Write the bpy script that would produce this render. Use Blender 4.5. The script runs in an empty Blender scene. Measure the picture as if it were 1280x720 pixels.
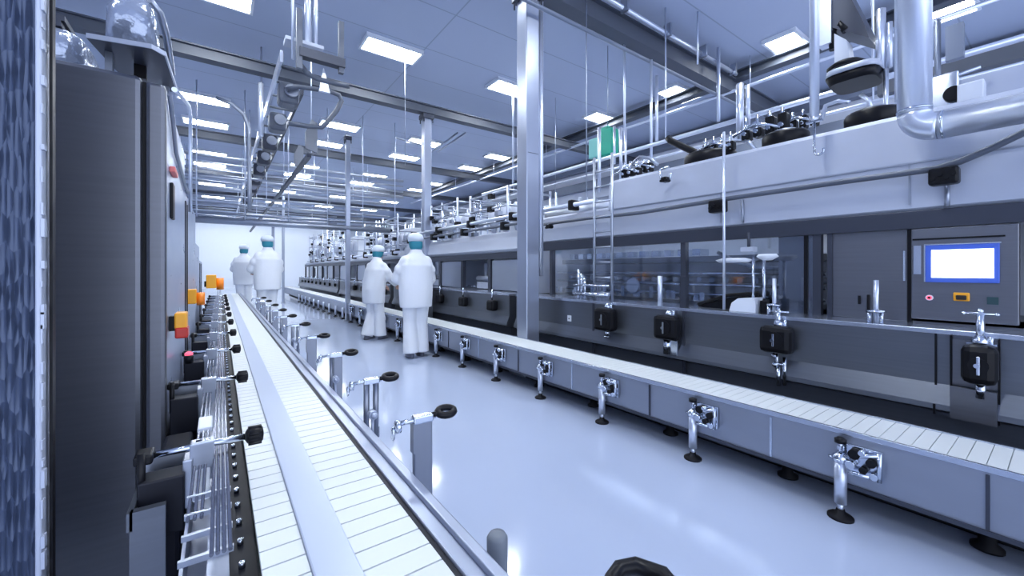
import bpy, bmesh, math, random
from mathutils import Vector, Matrix
random.seed(7)
PI = math.pi
C = bpy.context.scene.collection
F = 505.0; HC = 1.27; YAW = math.atan(365/505.0)
SN, CS = math.sin(YAW), math.cos(YAW)
OR = 338.0

def at(u, v=None, x=None, y=None, z=None, d=None):
    """world point seen at pixel (u,v) lying on the plane x=.., y=.., or height z=.."""
    a = (u-640)/F; rx = SN+a*CS; ry = CS-a*SN
    b = 0 if v is None else (OR-v)/F
    if d is None:
        if x is not None: d = x/rx
        elif y is not None: d = y/ry
        else: d = (z-HC)/b
    return Vector((rx*d, ry*d, HC+b*d))

# ------------------------------------------------------------------ materials
def mat(name, col, rough=.5, metal=0., noise=None, bump=0., emit=0., emitcol=None, nscale=(1,1,1), spec=None, coat=0., rvar=0., cvar=0.):
    m = bpy.data.materials.new(name); m.use_nodes = True
    nt = m.node_tree; p = nt.nodes['Principled BSDF']
    p.inputs['Base Color'].default_value = (*col, 1)
    p.inputs['Roughness'].default_value = rough
    p.inputs['Metallic'].default_value = metal
    if spec is not None: p.inputs['Specular IOR Level'].default_value = spec
    if coat: p.inputs['Coat Weight'].default_value = coat; p.inputs['Coat Roughness'].default_value = .08
    if emit:
        p.inputs['Emission Color'].default_value = (*(emitcol or col), 1)
        p.inputs['Emission Strength'].default_value = emit
    if noise:
        tc = nt.nodes.new('ShaderNodeTexCoord'); mp = nt.nodes.new('ShaderNodeMapping')
        mp.inputs['Scale'].default_value = nscale
        nz = nt.nodes.new('ShaderNodeTexNoise'); nz.inputs['Scale'].default_value = noise; nz.inputs['Detail'].default_value = 4
        nt.links.new(tc.outputs['Object'], mp.inputs['Vector']); nt.links.new(mp.outputs['Vector'], nz.inputs['Vector'])
        if rvar:
            mr = nt.nodes.new('ShaderNodeMapRange'); mr.inputs['To Min'].default_value = max(.02, rough-rvar); mr.inputs['To Max'].default_value = rough+rvar
            nt.links.new(nz.outputs['Fac'], mr.inputs['Value']); nt.links.new(mr.outputs['Result'], p.inputs['Roughness'])
        if cvar:
            mx = nt.nodes.new('ShaderNodeMapRange'); mx.inputs['To Min'].default_value = 1-cvar; mx.inputs['To Max'].default_value = 1+cvar
            vm = nt.nodes.new('ShaderNodeVectorMath'); vm.operation = 'SCALE'; vm.inputs[0].default_value = col
            nt.links.new(nz.outputs['Fac'], mx.inputs['Value']); nt.links.new(mx.outputs['Result'], vm.inputs['Scale'])
            nt.links.new(vm.outputs['Vector'], p.inputs['Base Color'])
        if bump:
            bp = nt.nodes.new('ShaderNodeBump'); bp.inputs['Strength'].default_value = bump; bp.inputs['Distance'].default_value = .01
            nt.links.new(nz.outputs['Fac'], bp.inputs['Height']); nt.links.new(bp.outputs['Normal'], p.inputs['Normal'])
    return m
M = {}
M['steel'] = mat('brushed_steel', (.40,.435,.51), .34, .9, noise=6, nscale=(.6,.6,14), rvar=.07, cvar=.06)
M['steel_dark'] = mat('dark_brushed_steel', (.16,.175,.205), .34, .8, noise=5, nscale=(.4,.4,16), rvar=.08, cvar=.12)
M['steel_door'] = mat('cabinet_steel', (.17,.178,.205), .36, .75, noise=5, nscale=(.4,.4,16), rvar=.06, cvar=.12)
M['frame_dark'] = mat('dark_blue_frame', (.055,.062,.085), .4, .5)
M['base_top'] = mat('ledge_steel', (.55,.6,.7), .25, .9)
M['chrome'] = mat('chrome', (.62,.67,.76), .16, 1.)
M['pipe'] = mat('polished_pipe', (.72,.77,.88), .28, .75)
M['hood'] = mat('light_satin_steel', (.50,.54,.64), .42, .25, noise=2.2, nscale=(1,1,1.5), rvar=.08, cvar=.10)
M['belt'] = mat('white_belt_plastic', (.70,.73,.73), .38)
M['strip'] = mat('pale_strip', (.50,.56,.68), .3, .25)
M['rail'] = mat('rail_steel', (.38,.42,.52), .3, .6)
M['side'] = mat('conveyor_side', (.30,.33,.40), .36, .6, noise=3, nscale=(1,1,4), rvar=.05, cvar=.06)
M['black'] = mat('black_plastic', (.004,.004,.006), .38, spec=.25)
M['blackm'] = mat('black_rubber', (.006,.006,.009), .6, spec=.25)
M['darkgap'] = mat('dark_mechanism', (.012,.013,.02), .5, .1, spec=.3)
M['bracket'] = mat('bracket_steel', (.24,.26,.31), .3, .85)
M['rod'] = mat('dark_rod', (.20,.21,.25), .25, .9)
M['hose'] = mat('grey_hose', (.10,.115,.15), .4, .2)
M['sideface'] = mat('pale_cabinet_side', (.40,.46,.60), .3, .5, noise=3, nscale=(1,1,3), rvar=.08)
M['cloth'] = mat('white_cloth', (.78,.81,.86), .85, noise=9, bump=.5)
M['veil'] = mat('white_cap', (.72,.78,.86), .8)
M['teal'] = mat('teal_cap', (.03,.24,.32), .7)
M['skin'] = mat('skin', (.55,.33,.25), .55)
M['hair'] = mat('dark_hair', (.02,.015,.012), .6)
M['shoe'] = mat('grey_shoe', (.12,.13,.17), .5)
M['yellow'] = mat('yellow_plastic', (.95,.42,.02), .35)
M['orange'] = mat('orange_plastic', (.95,.25,.01), .35)
M['red'] = mat('red_plastic', (.55,.02,.01), .3)
M['pink'] = mat('pink_lamp', (.9,.12,.2), .3, emit=.6)
M['salmon'] = mat('salmon_cap', (.8,.2,.18), .5)
M['green'] = mat('green_plastic', (.0,.33,.22), .5)
M['greenp'] = mat('pale_green_plastic', (.16,.45,.42), .5)
M['white'] = mat('white_plastic', (.75,.79,.86), .4)
M['bluebez'] = mat('blue_bezel', (.05,.11,.5), .3, emit=.12)
M['screen'] = mat('lit_screen', (.9,.95,1), .2, emit=2.2, emitcol=(.85,.93,1))
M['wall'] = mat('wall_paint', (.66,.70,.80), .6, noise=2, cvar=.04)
M['wallfar'] = mat('hazed_far_wall', (.86,.91,.97), .6)  # wall colour lightened in place of the bright haze at the far end
M['beam'] = mat('painted_beam', (.065,.077,.105), .5, .1)
M['beaml'] = mat('galvanised_beam', (.20,.23,.30), .4, .5)
M['col'] = mat('column_steel', (.40,.44,.54), .3, .75)
M['light'] = mat('lamp_diffuser', (1,1,1), .5, emit=27, emitcol=(.9,.95,1))
M['conc'] = mat('grey_plastic', (.16,.18,.21), .4)

# floor: glossy epoxy
m = mat('epoxy_floor', (.42,.48,.62), .12, 0., noise=1.1, rvar=.05, cvar=.05, coat=.3)
M['floor'] = m
# ceiling: panels with thin seams
m = mat('ceiling_panels', (.42,.48,.62), .5, .0); nt = m.node_tree
tc = nt.nodes.new('ShaderNodeTexCoord'); br = nt.nodes.new('ShaderNodeTexBrick')
br.offset = 0; br.inputs['Scale'].default_value = 1; br.inputs['Brick Width'].default_value = 6.; br.inputs['Row Height'].default_value = 1.15
br.inputs['Mortar Size'].default_value = .012
br.inputs['Color1'].default_value = (.42,.485,.635,1); br.inputs['Color2'].default_value = (.44,.50,.65,1); br.inputs['Mortar'].default_value = (.30,.35,.47,1)
nt.links.new(tc.outputs['Object'], br.inputs['Vector']); nt.links.new(br.outputs['Color'], nt.nodes['Principled BSDF'].inputs['Base Color'])
M['ceil'] = m
# dimpled panel at far left
m = mat('dimpled_panel', (.055,.075,.13), .3, .5); nt = m.node_tree
tc = nt.nodes.new('ShaderNodeTexCoord'); mp = nt.nodes.new('ShaderNodeMapping'); mp.inputs['Scale'].default_value = (95, 1, 15)
vo = nt.nodes.new('ShaderNodeTexVoronoi'); vo.inputs['Scale'].default_value = 1.; vo.inputs['Randomness'].default_value = .6; vo.feature='F1'
bp = nt.nodes.new('ShaderNodeBump'); bp.inputs['Strength'].default_value = 1.; bp.inputs['Distance'].default_value = .012
nt.links.new(tc.outputs['Object'], mp.inputs['Vector']); nt.links.new(mp.outputs['Vector'], vo.inputs['Vector'])
nt.links.new(vo.outputs['Distance'], bp.inputs['Height']); nt.links.new(bp.outputs['Normal'], nt.nodes['Principled BSDF'].inputs['Normal'])
M['dimple'] = m
# window glass
m = bpy.data.materials.new('window_glass'); m.use_nodes = True; nt = m.node_tree; nt.nodes.clear()
o_ = nt.nodes.new('ShaderNodeOutputMaterial'); mx = nt.nodes.new('ShaderNodeMixShader'); tr = nt.nodes.new('ShaderNodeBsdfTransparent'); gl = nt.nodes.new('ShaderNodeBsdfGlossy')
tr.inputs['Color'].default_value = (.85,.89,.95,1); gl.inputs['Roughness'].default_value = .06; mx.inputs['Fac'].default_value = .14
nt.links.new(tr.outputs[0], mx.inputs[1]); nt.links.new(gl.outputs[0], mx.inputs[2]); nt.links.new(mx.outputs[0], o_.inputs['Surface'])
M['glass'] = m

# ------------------------------------------------------------------ mesh builder
class MB:
    def __init__(s): s.bm = bmesh.new()
    def box(s, x0, x1, y0, y1, z0, z1, bev=0.):
        b = s.bm if not bev else bmesh.new()
        x0,x1 = min(x0,x1),max(x0,x1); y0,y1=min(y0,y1),max(y0,y1); z0,z1=min(z0,z1),max(z0,z1)
        vs = [b.verts.new((x,y,z)) for x in (x0,x1) for y in (y0,y1) for z in (z0,z1)]
        for f in ((0,1,3,2),(4,6,7,5),(0,4,5,1),(2,3,7,6),(0,2,6,4),(1,5,7,3)): b.faces.new([vs[i] for i in f])
        if bev:
            bmesh.ops.bevel(b, geom=b.edges[:], offset=min(bev, .45*min(x1-x0,y1-y0,z1-z0)), segments=2, affect='EDGES', profile=.5)
            me = bpy.data.meshes.new('t'); b.to_mesh(me); b.free(); s.bm.from_mesh(me); bpy.data.meshes.remove(me)
        return s
    def cyl(s, p0, p1, r, r2=None, n=14, caps=True):
        p0, p1 = Vector(p0), Vector(p1); ax = (p1-p0)
        if ax.length < 1e-6: return s
        q = ax.to_track_quat('Z', 'Y'); r2 = r if r2 is None else r2
        A = []; B = []
        for i in range(n):
            t = 2*PI*i/n; d = Vector((math.cos(t), math.sin(t), 0))
            A.append(s.bm.verts.new(p0 + q @ (d*r))); B.append(s.bm.verts.new(p1 + q @ (d*r2)))
        for i in range(n):
            f = s.bm.faces.new((A[i], A[(i+1)%n], B[(i+1)%n], B[i])); f.smooth = True
        if caps: s.bm.faces.new(A[::-1]); s.bm.faces.new(B)
        return s
    def tube(s, pts, r, n=10, closed=False):
        pts = [Vector(p) for p in pts]; rings = []; N = len(pts)
        prev = None
        for i, p in enumerate(pts):
            if closed: t = (pts[(i+1)%N]-pts[i-1]).normalized()
            else: t = (pts[min(i+1,N-1)]-pts[max(i-1,0)]).normalized()
            if prev is None:
                ref = Vector((0,0,1)) if abs(t.z) < .9 else Vector((1,0,0)); u = t.cross(ref).normalized()
            else: u = (prev - t*prev.dot(t)).normalized()
            prev = u; w = t.cross(u); rr = r[i] if isinstance(r, (list,tuple)) else r
            rings.append([s.bm.verts.new(p + (u*math.cos(2*PI*k/n)+w*math.sin(2*PI*k/n))*rr) for k in range(n)])
        for i in range(N if closed else N-1):
            A, B = rings[i], rings[(i+1)%N]
            for k in range(n):
                f = s.bm.faces.new((A[k],A[(k+1)%n],B[(k+1)%n],B[k])); f.smooth = True
        if not closed: s.bm.faces.new(rings[0][::-1]); s.bm.faces.new(rings[-1])
        return s
    def prism(s, poly, axis, a0, a1):
        """poly = 2D points; axis x: (y,z), y: (x,z), z: (x,y)"""
        def mk(p, a):
            return {'x':(a,p[0],p[1]), 'y':(p[0],a,p[1]), 'z':(p[0],p[1],a)}[axis]
        A = [s.bm.verts.new(mk(p,a0)) for p in poly]; B = [s.bm.verts.new(mk(p,a1)) for p in poly]
        n = len(poly); s.bm.faces.new(A[::-1]); s.bm.faces.new(B)
        for i in range(n): s.bm.faces.new((A[i],A[(i+1)%n],B[(i+1)%n],B[i]))
        return s
    def ball(s, c, r, sx=1, sy=1, sz=1, seg=14):
        bmesh.ops.create_uvsphere(s.bm, u_segments=seg, v_segments=max(6,seg//2+2), radius=r, matrix=Matrix.Translation(c) @ Matrix.Diagonal((sx,sy,sz,1)))
        return s
    def lathe(s, prof, c=(0,0,0), axis='z', n=18):
        c = Vector(c); rings = []
        for r, h in prof:
            ring = []
            for k in range(n):
                t = 2*PI*k/n; a, b = r*math.cos(t), r*math.sin(t)
                ring.append(s.bm.verts.new(c + Vector({'z':(a,b,h),'x':(h,a,b),'y':(a,h,b)}[axis])))
            rings.append(ring)
        for A, B in zip(rings, rings[1:]):
            for k in range(n):
                f = s.bm.faces.new((A[k],A[(k+1)%n],B[(k+1)%n],B[k])); f.smooth = True
        s.bm.faces.new(rings[0][::-1]); s.bm.faces.new(rings[-1])
        return s
    def loft(s, secs, n=20, caps=True):
        """secs: (center, rx, ry) horizontal ellipses or (center, rx, ry, power)"""
        rings = []
        for sec in secs:
            c, rx, ry = sec[:3]; pw = sec[3] if len(sec) > 3 else 1.; c = Vector(c); ring = []
            for k in range(n):
                t = 2*PI*k/n; a, b = math.cos(t), math.sin(t)
                ring.append(s.bm.verts.new(c + Vector((rx*math.copysign(abs(a)**pw, a), ry*math.copysign(abs(b)**pw, b), 0))))
            rings.append(ring)
        for A, B in zip(rings, rings[1:]):
            for k in range(n):
                f = s.bm.faces.new((A[k],A[(k+1)%n],B[(k+1)%n],B[k])); f.smooth = True
        if caps: s.bm.faces.new(rings[0][::-1]); s.bm.faces.new(rings[-1])
        return s
    def build(s, name, m, parent=None, origin=None):
        bmesh.ops.recalc_face_normals(s.bm, faces=s.bm.faces)
        me = bpy.data.meshes.new(name); s.bm.to_mesh(me); s.bm.free()
        o = bpy.data.objects.new(name, me); C.objects.link(o)
        me.materials.append(M[m] if isinstance(m, str) else m)
        off = Vector((0,0,0))
        if parent is not None:
            o.parent = parent; off = -wloc(parent)
        elif origin is None and len(me.vertices):
            xs=[v.co.x for v in me.vertices]; ys=[v.co.y for v in me.vertices]; zs=[v.co.z for v in me.vertices]
            origin = Vector(((min(xs)+max(xs))/2,(min(ys)+max(ys))/2,min(zs)))
        if parent is None:
            off = -Vector(origin); o.location = origin
        me.transform(Matrix.Translation(off))
        return o
def wloc(o):
    p = Vector(o.location)
    while o.parent: o = o.parent; p += Vector(o.location)
    return p
def tag(o, label=None, cat=None, group=None, kind=None):
    if label: o['label'] = label
    if cat: o['category'] = cat
    if group: o['group'] = group
    if kind: o['kind'] = kind
    return o
def thing(name, label, cat, loc=(0,0,0), group=None):
    o = bpy.data.objects.new(name, None); C.objects.link(o); o.location = loc
    o.empty_display_size = .1
    return tag(o, label, cat, group)
def copy_tree(o, parent=None, delta=(0,0,0)):
    c = o.copy(); C.objects.link(c); c.parent = parent
    c.location = Vector(o.location)+Vector(delta)
    for ch in list(o.children): copy_tree(ch, c)
    return c
def arc(c, r, a0, a1, plane, n=8):
    out = []
    for i in range(n+1):
        t = a0+(a1-a0)*i/n; p, q = r*math.cos(t), r*math.sin(t)
        out.append(Vector(c)+Vector({'xz':(p,0,q),'yz':(0,p,q),'xy':(p,q,0)}[plane]))
    return out

# ------------------------------------------------------------------ setting
CZ = HC+4.0
def struct(o): o['kind'] = 'structure'; return o
struct(MB().box(-6,12,-4,36,-.1,0).build('floor','floor'))
struct(MB().box(-6,12,-4,36,CZ,CZ+.1).build('ceiling','ceil'))
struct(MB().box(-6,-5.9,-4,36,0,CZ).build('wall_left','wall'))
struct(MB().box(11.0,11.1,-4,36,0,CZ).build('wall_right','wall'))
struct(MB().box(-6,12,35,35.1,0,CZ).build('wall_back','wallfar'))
# beams across the hall
def ibeam(x0,x1,yc,z0,z1,w,name):
    b = MB(); t=.025
    b.box(x0,x1,yc-w/2,yc+w/2,z0,z0+t); b.box(x0,x1,yc-w/2,yc+w/2,z1-t,z1); b.box(x0,x1,yc-w*.3,yc+w*.3,z0+t,z1-t)
    return struct(b.build(name,'beam'))
for i,(yy,zz,hh) in enumerate(((3.95,4.72,.3),(8.3,4.70,.2),(13.2,4.70,.2),(18.0,4.70,.2),(23,4.7,.2),(28.5,4.7,.2))):
    ibeam(-5.9,11,yy,zz,zz+hh,.2 if i else .26,'ceiling_beam')
b = MB(); b.box(8.12,8.32,-4,20,4.98,5.00); b.box(8.12,8.32,-4,20,5.14,5.16); b.box(8.21,8.23,-4,20,5.0,5.14); struct(b.build('ceiling_beam','beam'))
struct(MB().box(10.75,11,-4,35,4.9,5.15).build('ceiling_beam','beaml'))
b = MB(); b.box(6.1,6.3,-3.5,1.3,HC+2.0,HC+2.17); struct(b.build('ceiling_beam','beam'))
for y in (-2,1.1): struct(MB().cyl((6.2,y,HC+2.17),(6.2,y,CZ-.002),.02).build('trim_2','beam'))
struct(MB().box(10.8,11,-4,35,4.2,4.5).build('trim_1','beaml'))
# ceiling-hung round pipes
def pipe(name, pts, r, m, label, cat='pipe', n=12, group=None):
    return tag(MB().tube(pts, r, n=n).build(name, m), label, cat, group)
pipe('cross_pipe', [(-5.8,3.72,4.42),(10.7,3.72,4.42)], .026, 'beaml', 'grey round pipe running just under the nearest big ceiling beam, past the column head')
t = thing('pipe_run','pale round pipe clamped along the upper side of the nearest big ceiling beam','pipe',(3.3,3.75,4.9))
MB().tube([(3.3,3.75,5.02),(8.0,3.75,5.02)],.035).build('tube','pipe',t)
for i in range(5): MB().box(3.6+i*1.05,3.64+i*1.05,3.66,3.78,4.95,5.15).build('clamp','steel',t)
def long_pipe(x,z,y0,y1,r,label):
    t=thing('long_pipe',label,'pipe',(x,y0,z)); MB().cyl((x,y0,z),(x,y1,z),r).build('tube','pipe',t)
    y=y0+1.2
    while y<y1: MB().cyl((x,y,z),(x,y,CZ-.002),.008,n=8).build('hanging_rod','pipe',t); y+=2.9
long_pipe(8.0,4.72,-3.5,20,.03,'thin pale pipe running lengthwise under the right ceiling beam, above the machine')
long_pipe(5.0,HC+1.79,-3,8.1,.028,'pale handrail-like pipe running lengthwise above the big hood, upper of two')
long_pipe(5.03,HC+1.60,-3,8.1,.018,'thin pipe running lengthwise above the big hood, lower of two')
#,(8.0,20,4.72)], .03, 'pipe', 'thin pale pipe running lengthwise under the right ceiling beam, above the machine')

# columns
def column(x,y,w,label,top=4.72,m='col'):
    t = thing('column',label,'column',(x,y,0)); t['kind']='structure'
    MB().box(x-w/2,x+w/2,y-w/2,y+w/2,.0,top,bev=.012).build('shaft',m,t)
    MB().box(x-w*.85,x+w*.85,y-w*.85,y+w*.85,0,.02).build('base_plate','steel',t)
    b = MB().box(x-w*.75,x+w*.75,y-w*.75,y+w*.75,top-.12,top-.02,bev=.01)
    for sx in (-1,1):
        for sy in (-1,1): b.cyl((x+sx*w*.6,y+sy*w*.6,top-.2),(x+sx*w*.6,y+sy*w*.6,top-.02),.012,n=8)
    b.build('capital','frame_dark',t)
    return t
c0 = column(3.10,3.95,.20,'thick steel column standing behind the right conveyor, reaching the nearest beam')
MB().cyl((3.235,3.86,1.2),(3.235,3.86,4.72),.03).build('conduit','pipe',c0)
MB().box(3.02,3.18,3.845,3.852,2.7,2.705).build('seam','steel_dark',c0)
column(3.68,8.3,.17,'slim steel column behind the two standing workers, under the second beam',4.7)
column(2.64,10.8,.11,'thin steel post beside the left of the two standing workers',4.7)
column(2.9,31.5,.17,'far thin post at the distant end of the right conveyor',4.7)
column(2.0,18.0,.09,'thin distant post left of the two standing workers',4.7)

# ------------------------------------------------------------------ ceiling lights
rows = [(7.15,[(-.1,'nearest row, left edge'),(2.5,'big bright one above the aisle'),(5.15,'just left of the thick column'),(8.1,'above the green box')]),
        (11.7,[(-.3,'second row, above the left cabinets'),(2.65,'second row, over the cable tray'),(5.1,'second row, behind the slim column'),(7.9,'second row, beside the thick column')]),
        (13.6,[(-.3,'third row, left'),(2.65,'third row, middle left'),(5.2,'third row, middle right'),(7.9,'third row, right')]),
        (17.0,[(-.3,'fourth row, left'),(2.6,'fourth row, middle left'),(5.2,'fourth row, middle right'),(7.9,'fourth row, right')]),
        (18.8,[(-.3,'fifth row, left'),(2.6,'fifth row, middle left'),(5.2,'fifth row, middle right'),(7.9,'fifth row, added fill, right')]),  # right light here and in the rows below added to brighten the ceiling
        (23,[(-.3,'sixth row, left'),(2.6,'sixth row, middle left'),(5.2,'sixth row, middle right'),(7.9,'sixth row, added fill, right')]),
        (27,[(-.3,'seventh row, left'),(2.6,'seventh row, middle left'),(5.2,'seventh row, middle right'),(7.9,'seventh row, added fill, right')]),
        (32.5,[(-3,'farthest row, added fill, far left'),(-.3,'farthest row, added fill, left'),(1.3,'farthest row, added fill, middle left'),(3.5,'farthest row, added fill, middle right'),(6,'farthest row, added fill, right')])]  # whole row added to brighten the back wall
LP = [(x,y,w) for y,r in rows for x,w in r]
LP += [(8.35,5.15,'second along the right ceiling beam from the right'),(8.15,2.9,'large one above the hood near the thin hooked pipe'),(8.8,1.05,'at the top edge behind the tall silver pipe'),
       (-.1,4.4,'overhead left, beyond the top edge'),(2.5,4.4,'overhead middle, beyond the top edge'),(-2.5,1.5,'overhead far left beyond the top edge'),
       (1.2,1.5,'overhead beyond the top edge, left'),(4.2,1.5,'overhead beyond the top edge, right')]
def make_light():
    t = thing('ceiling_light','x','light',(0,0,CZ),'ceiling light panels')
    b = MB(); w,d=.47,.22
    b.box(-w-.04,w+.04,-d-.04,-d,CZ-.07,CZ-.002); b.box(-w-.04,w+.04,d,d+.04,CZ-.07,CZ-.002); b.box(-w-.04,-w,-d,d,CZ-.07,CZ-.002); b.box(w,w+.04,-d,d,CZ-.07,CZ-.002)
    b.build('frame','white',t)
    MB().box(-w,w,-d,d,CZ-.055,CZ-.02).build('diffuser','light',t)
    return t
l0 = make_light()
for i,(x,y,w) in enumerate(LP):
    o = l0 if i==0 else copy_tree(l0)
    o.location = (x,y,CZ); o['label'] = 'glowing rectangular ceiling light, '+w

# ------------------------------------------------------------------ left conveyor
ZL = HC-.55            # belt surface height .72
lc = thing('conveyor','left conveyor with two white slatted belts either side of a pale centre strip','conveyor',(.2,5,0))
def slat_belt(x0,x1,y0,y1,z,pitch,gap,name,par):
    b = MB(); n = int((y1-y0)/pitch)
    for i in range(n):
        a = y0+i*pitch; b.box(x0,x1,a+gap/2,a+pitch-gap/2,z-.012,z)
    b.box(x0+.004,x1-.004,y0,y1,z-.02,z-.009)
    return b.build(name,'belt',par)
YL0,YL1 = -.25,11.7
slat_belt(.062,.135,YL0,YL1,ZL,.056,.0045,'slat_belt',lc)
slat_belt(.212,.343,YL0,YL1,ZL,.056,.0042,'slat_belt',lc)
MB().box(.136,.211,YL0,YL1,ZL-.03,ZL+.006,bev=.003).build('centre_strip','strip',lc)
MB().box(.014,.062,YL0,YL1,ZL-.10,ZL-.05).box(.343,.362,YL0,YL1,ZL-.06,ZL-.012).build('chain_channel','darkgap',lc)
b = MB()
for i in range(60):
    y = .3+i*.085; b.cyl((.036,y,ZL-.05),(.036,y,ZL-.038),.006,n=8)
b.build('chain_bolts','chrome',lc)
b = MB(); b.box(-.02,.014,YL0,YL1,ZL-.09,ZL+.0); b.box(-.062,-.056,YL0,YL1,ZL-.25,ZL-.01); b.box(-.058,-.02,YL0,YL1,ZL-.10,ZL-.085)
b.build('left_frame','rail',lc)
b = MB(); b.box(.362,.395,YL0,YL1,ZL-.18,ZL-.004,bev=.004); b.box(.395,.418,YL0,YL1,ZL-.20,ZL+.008,bev=.003); b.box(.418,.44,YL0,YL1,ZL-.20,ZL-.03,bev=.003)
b.build('right_rail','rail',lc)
MB().box(-.05,.40,YL0,YL1,ZL-.22,ZL-.18).build('under_tray','steel_dark',lc)
for y in (1.0,3.2,5.4,7.6,9.8,12.0):
    for x in (-.03,.38):
        l = MB().box(x-.02,x+.02,y-.02,y+.02,.03,ZL-.2,bev=.004).build('leg','steel',lc)
        MB().cyl((x,y,0),(x,y,.03),.04,.025).build('foot','blackm',l)
# guide rods along the left frame
def rods(y0,y1,xs,z,nm):
    b = MB()
    for x in xs: b.cyl((x,y0,z),(x,y1,z),.0032,n=8)
    return b.build(nm,'rod',lc)
ZR = ZL+.055
rods(1.02,13,(-.052,-.041,-.030),ZR,'guide_rods'); rods(.86,13,(-.012,-.003,.006,.015),ZR+.008,'guide_rods')
for y in (.88,.96,1.04,1.12): MB().box(-.058,.02,y-.004,y+.004,ZR-.006,ZR+.004).build('rod_spacer','steel',lc)
for q in ((-.056,-.02,1.56,1.68,ZR-.005,ZR+.012),(-.016,.016,1.2,1.66,ZR-.03,ZR-.008),(-.05,-.02,1.16,1.3,ZR-.03,ZR-.008)): MB().box(*q,bev=.003).build('slider_block','white',lc)
# left-hand cross brackets with black knobs over the belt
def left_bracket(y, k):
    z = HC-.45
    b = MB(); b.cyl((-.15,y,z),(.062,y,z),.0085,n=12); b.cyl((-.05,y,z),(-.02,y,z),.015)
    br = b.build('cross_bracket','chrome',lc)
    b = MB(); b.box(-.062,-.012,y-.018,y+.018,z-.085,z+.013,bev=.003); b.box(-.075,-.055,y-.03,y+.03,z-.14,z-.02,bev=.003); b.build('clamp','steel',br)
    b = MB(); b.lathe([(.010,.055),(.019,.060),(.0225,.068),(.0225,.088),(.018,.096),(.006,.098)],(0,y,z),'x')
    for j in range(7):
        t=2*PI*j/7; b.cyl((.062,y+.020*math.cos(t),z+.020*math.sin(t)),(.093,y+.020*math.cos(t),z+.020*math.sin(t)),.006,n=6)
    b.build('knob','black',br)
    b = MB(); b.box(-.165,-.13,y-.03,y+.03,z-.012,z+.012,bev=.005); b.cyl((-.15,y-.03,z-.1),(-.15,y-.03,z+.02),.008); b.build('end_block','black',br)
    b = MB(); b.box(-.155,-.07,y-.05,y+.02,z-.18,z-.045,bev=.004); b.build('housing','darkgap',br)
    b = MB(); b.box(-.16,-.075,y+.06,y+.07,z-.10,z-.02); b.cyl((-.15,y+.065,z-.02),(-.02,y+.065,z-.02),.006); b.build('stay','steel',br)
for k in range(11): left_bracket(1.31+.75*k, k)
# right-hand brackets with black loop handles
ys = [1.10,1.59,2.18,2.84,3.54,4.25,4.95,5.7,6.5,7.3]
for k,y in enumerate(ys):
    z = HC-.425; x=.475
    b = MB()
    if k%3 == 1:   # two round posts
        b.cyl((x-.018,y,ZL-.12),(x-.018,y,z),.011); b.cyl((x+.018,y,ZL-.12),(x+.018,y,z),.011); b.box(x-.03,x+.03,y-.008,y+.008,ZL-.1,ZL-.06)
    elif k%3 == 2:
        b.cyl((x-.022,y,ZL-.12),(x-.022,y,z),.008); b.box(x-.012,x+.03,y-.01,y+.01,ZL-.12,z-.01,bev=.003)
    else:
        b.box(x-.028,x+.028,y-.009,y+.009,ZL-.13,z-.008,bev=.003); b.box(x-.032,x-.024,y-.012,y+.012,ZL+.03,z-.01)
    br = b.build('guide_bracket','bracket',lc)
    MB().box(.43,x,y-.012,y+.012,ZL-.13,ZL-.09).build('foot_block','steel',br)
    b = MB(); b.cyl((x-.065,y,z-.004),(x+.04,y,z-.004),.007); b.box(x-.03,x+.03,y-.014,y+.014,z-.014,z+.008,bev=.004); b.build('rod','chrome',br)
    b = MB(); b.lathe([(.006,-.01),(.018,-.006),(.018,.004),(.006,.006)],(x-.072,y,z-.012),'x'); b.ball((x-.085,y+.005,z-.03),.012,.5,1,1.6)
    b.build('inner_disc','chrome',br)
    pts=[]
    for j in range(16):
        t=2*PI*j/16; pts.append(Vector((x+.075+.026*math.cos(t), y+.0, z+.002))+Vector((0,.017*math.sin(t),.006*math.sin(t))))
    b = MB(); b.tube(pts,.0105,n=8,closed=True); b.cyl((x+.03,y,z),(x+.055,y,z+.002),.008); b.build('loop_handle','black',br)
    if k in (1,2,4):
        b = MB(); b.cyl((.455,y-.10,ZL+.02),(.455,y-.07,ZL+.02),.016); b.ball((.455,y-.105,ZL+.02),.012); b.cyl((.455,y-.085,ZL-.1),(.455,y-.085,ZL+.01),.006); b.build('side_knob','rail',br)
b = MB(); b.lathe([(.022,ZL-.14),(.022,ZL-.006),(.017,ZL+.002),(.006,ZL+.003)],(.468,.70,0)); b.build('round_stop','conc',lc)
# nearest bracket: large black loop handle beside a bolted block
x,y,z=.492,.362,HC-.462
br=MB().box(.44,.475,y-.01,y+.03,ZL-.12,z-.02,bev=.004).build('guide_bracket','bracket',lc)
MB().box(.43,.455,y,y+.02,ZL-.13,ZL-.09).build('foot_block','steel',br)
ring=[Vector((x+dx,y+dy,z)) for dx,dy in ((-.045,.005),(-.02,.038),(.008,.046),(.035,.036),(.052,.0),(.035,-.04),(0,-.05),(-.03,-.035))]
MB().tube(ring,.013,n=8,closed=True).build('loop_handle','black',br)
for j in range(6): MB().cyl((x-.085+.010*j,y+.004*(j%3),z-.03),(x-.083+.010*j,y+.004*(j%3)+.004,z+.016-.004*(j%2)),.0055,n=7).build('bolt','chrome',br)

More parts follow.
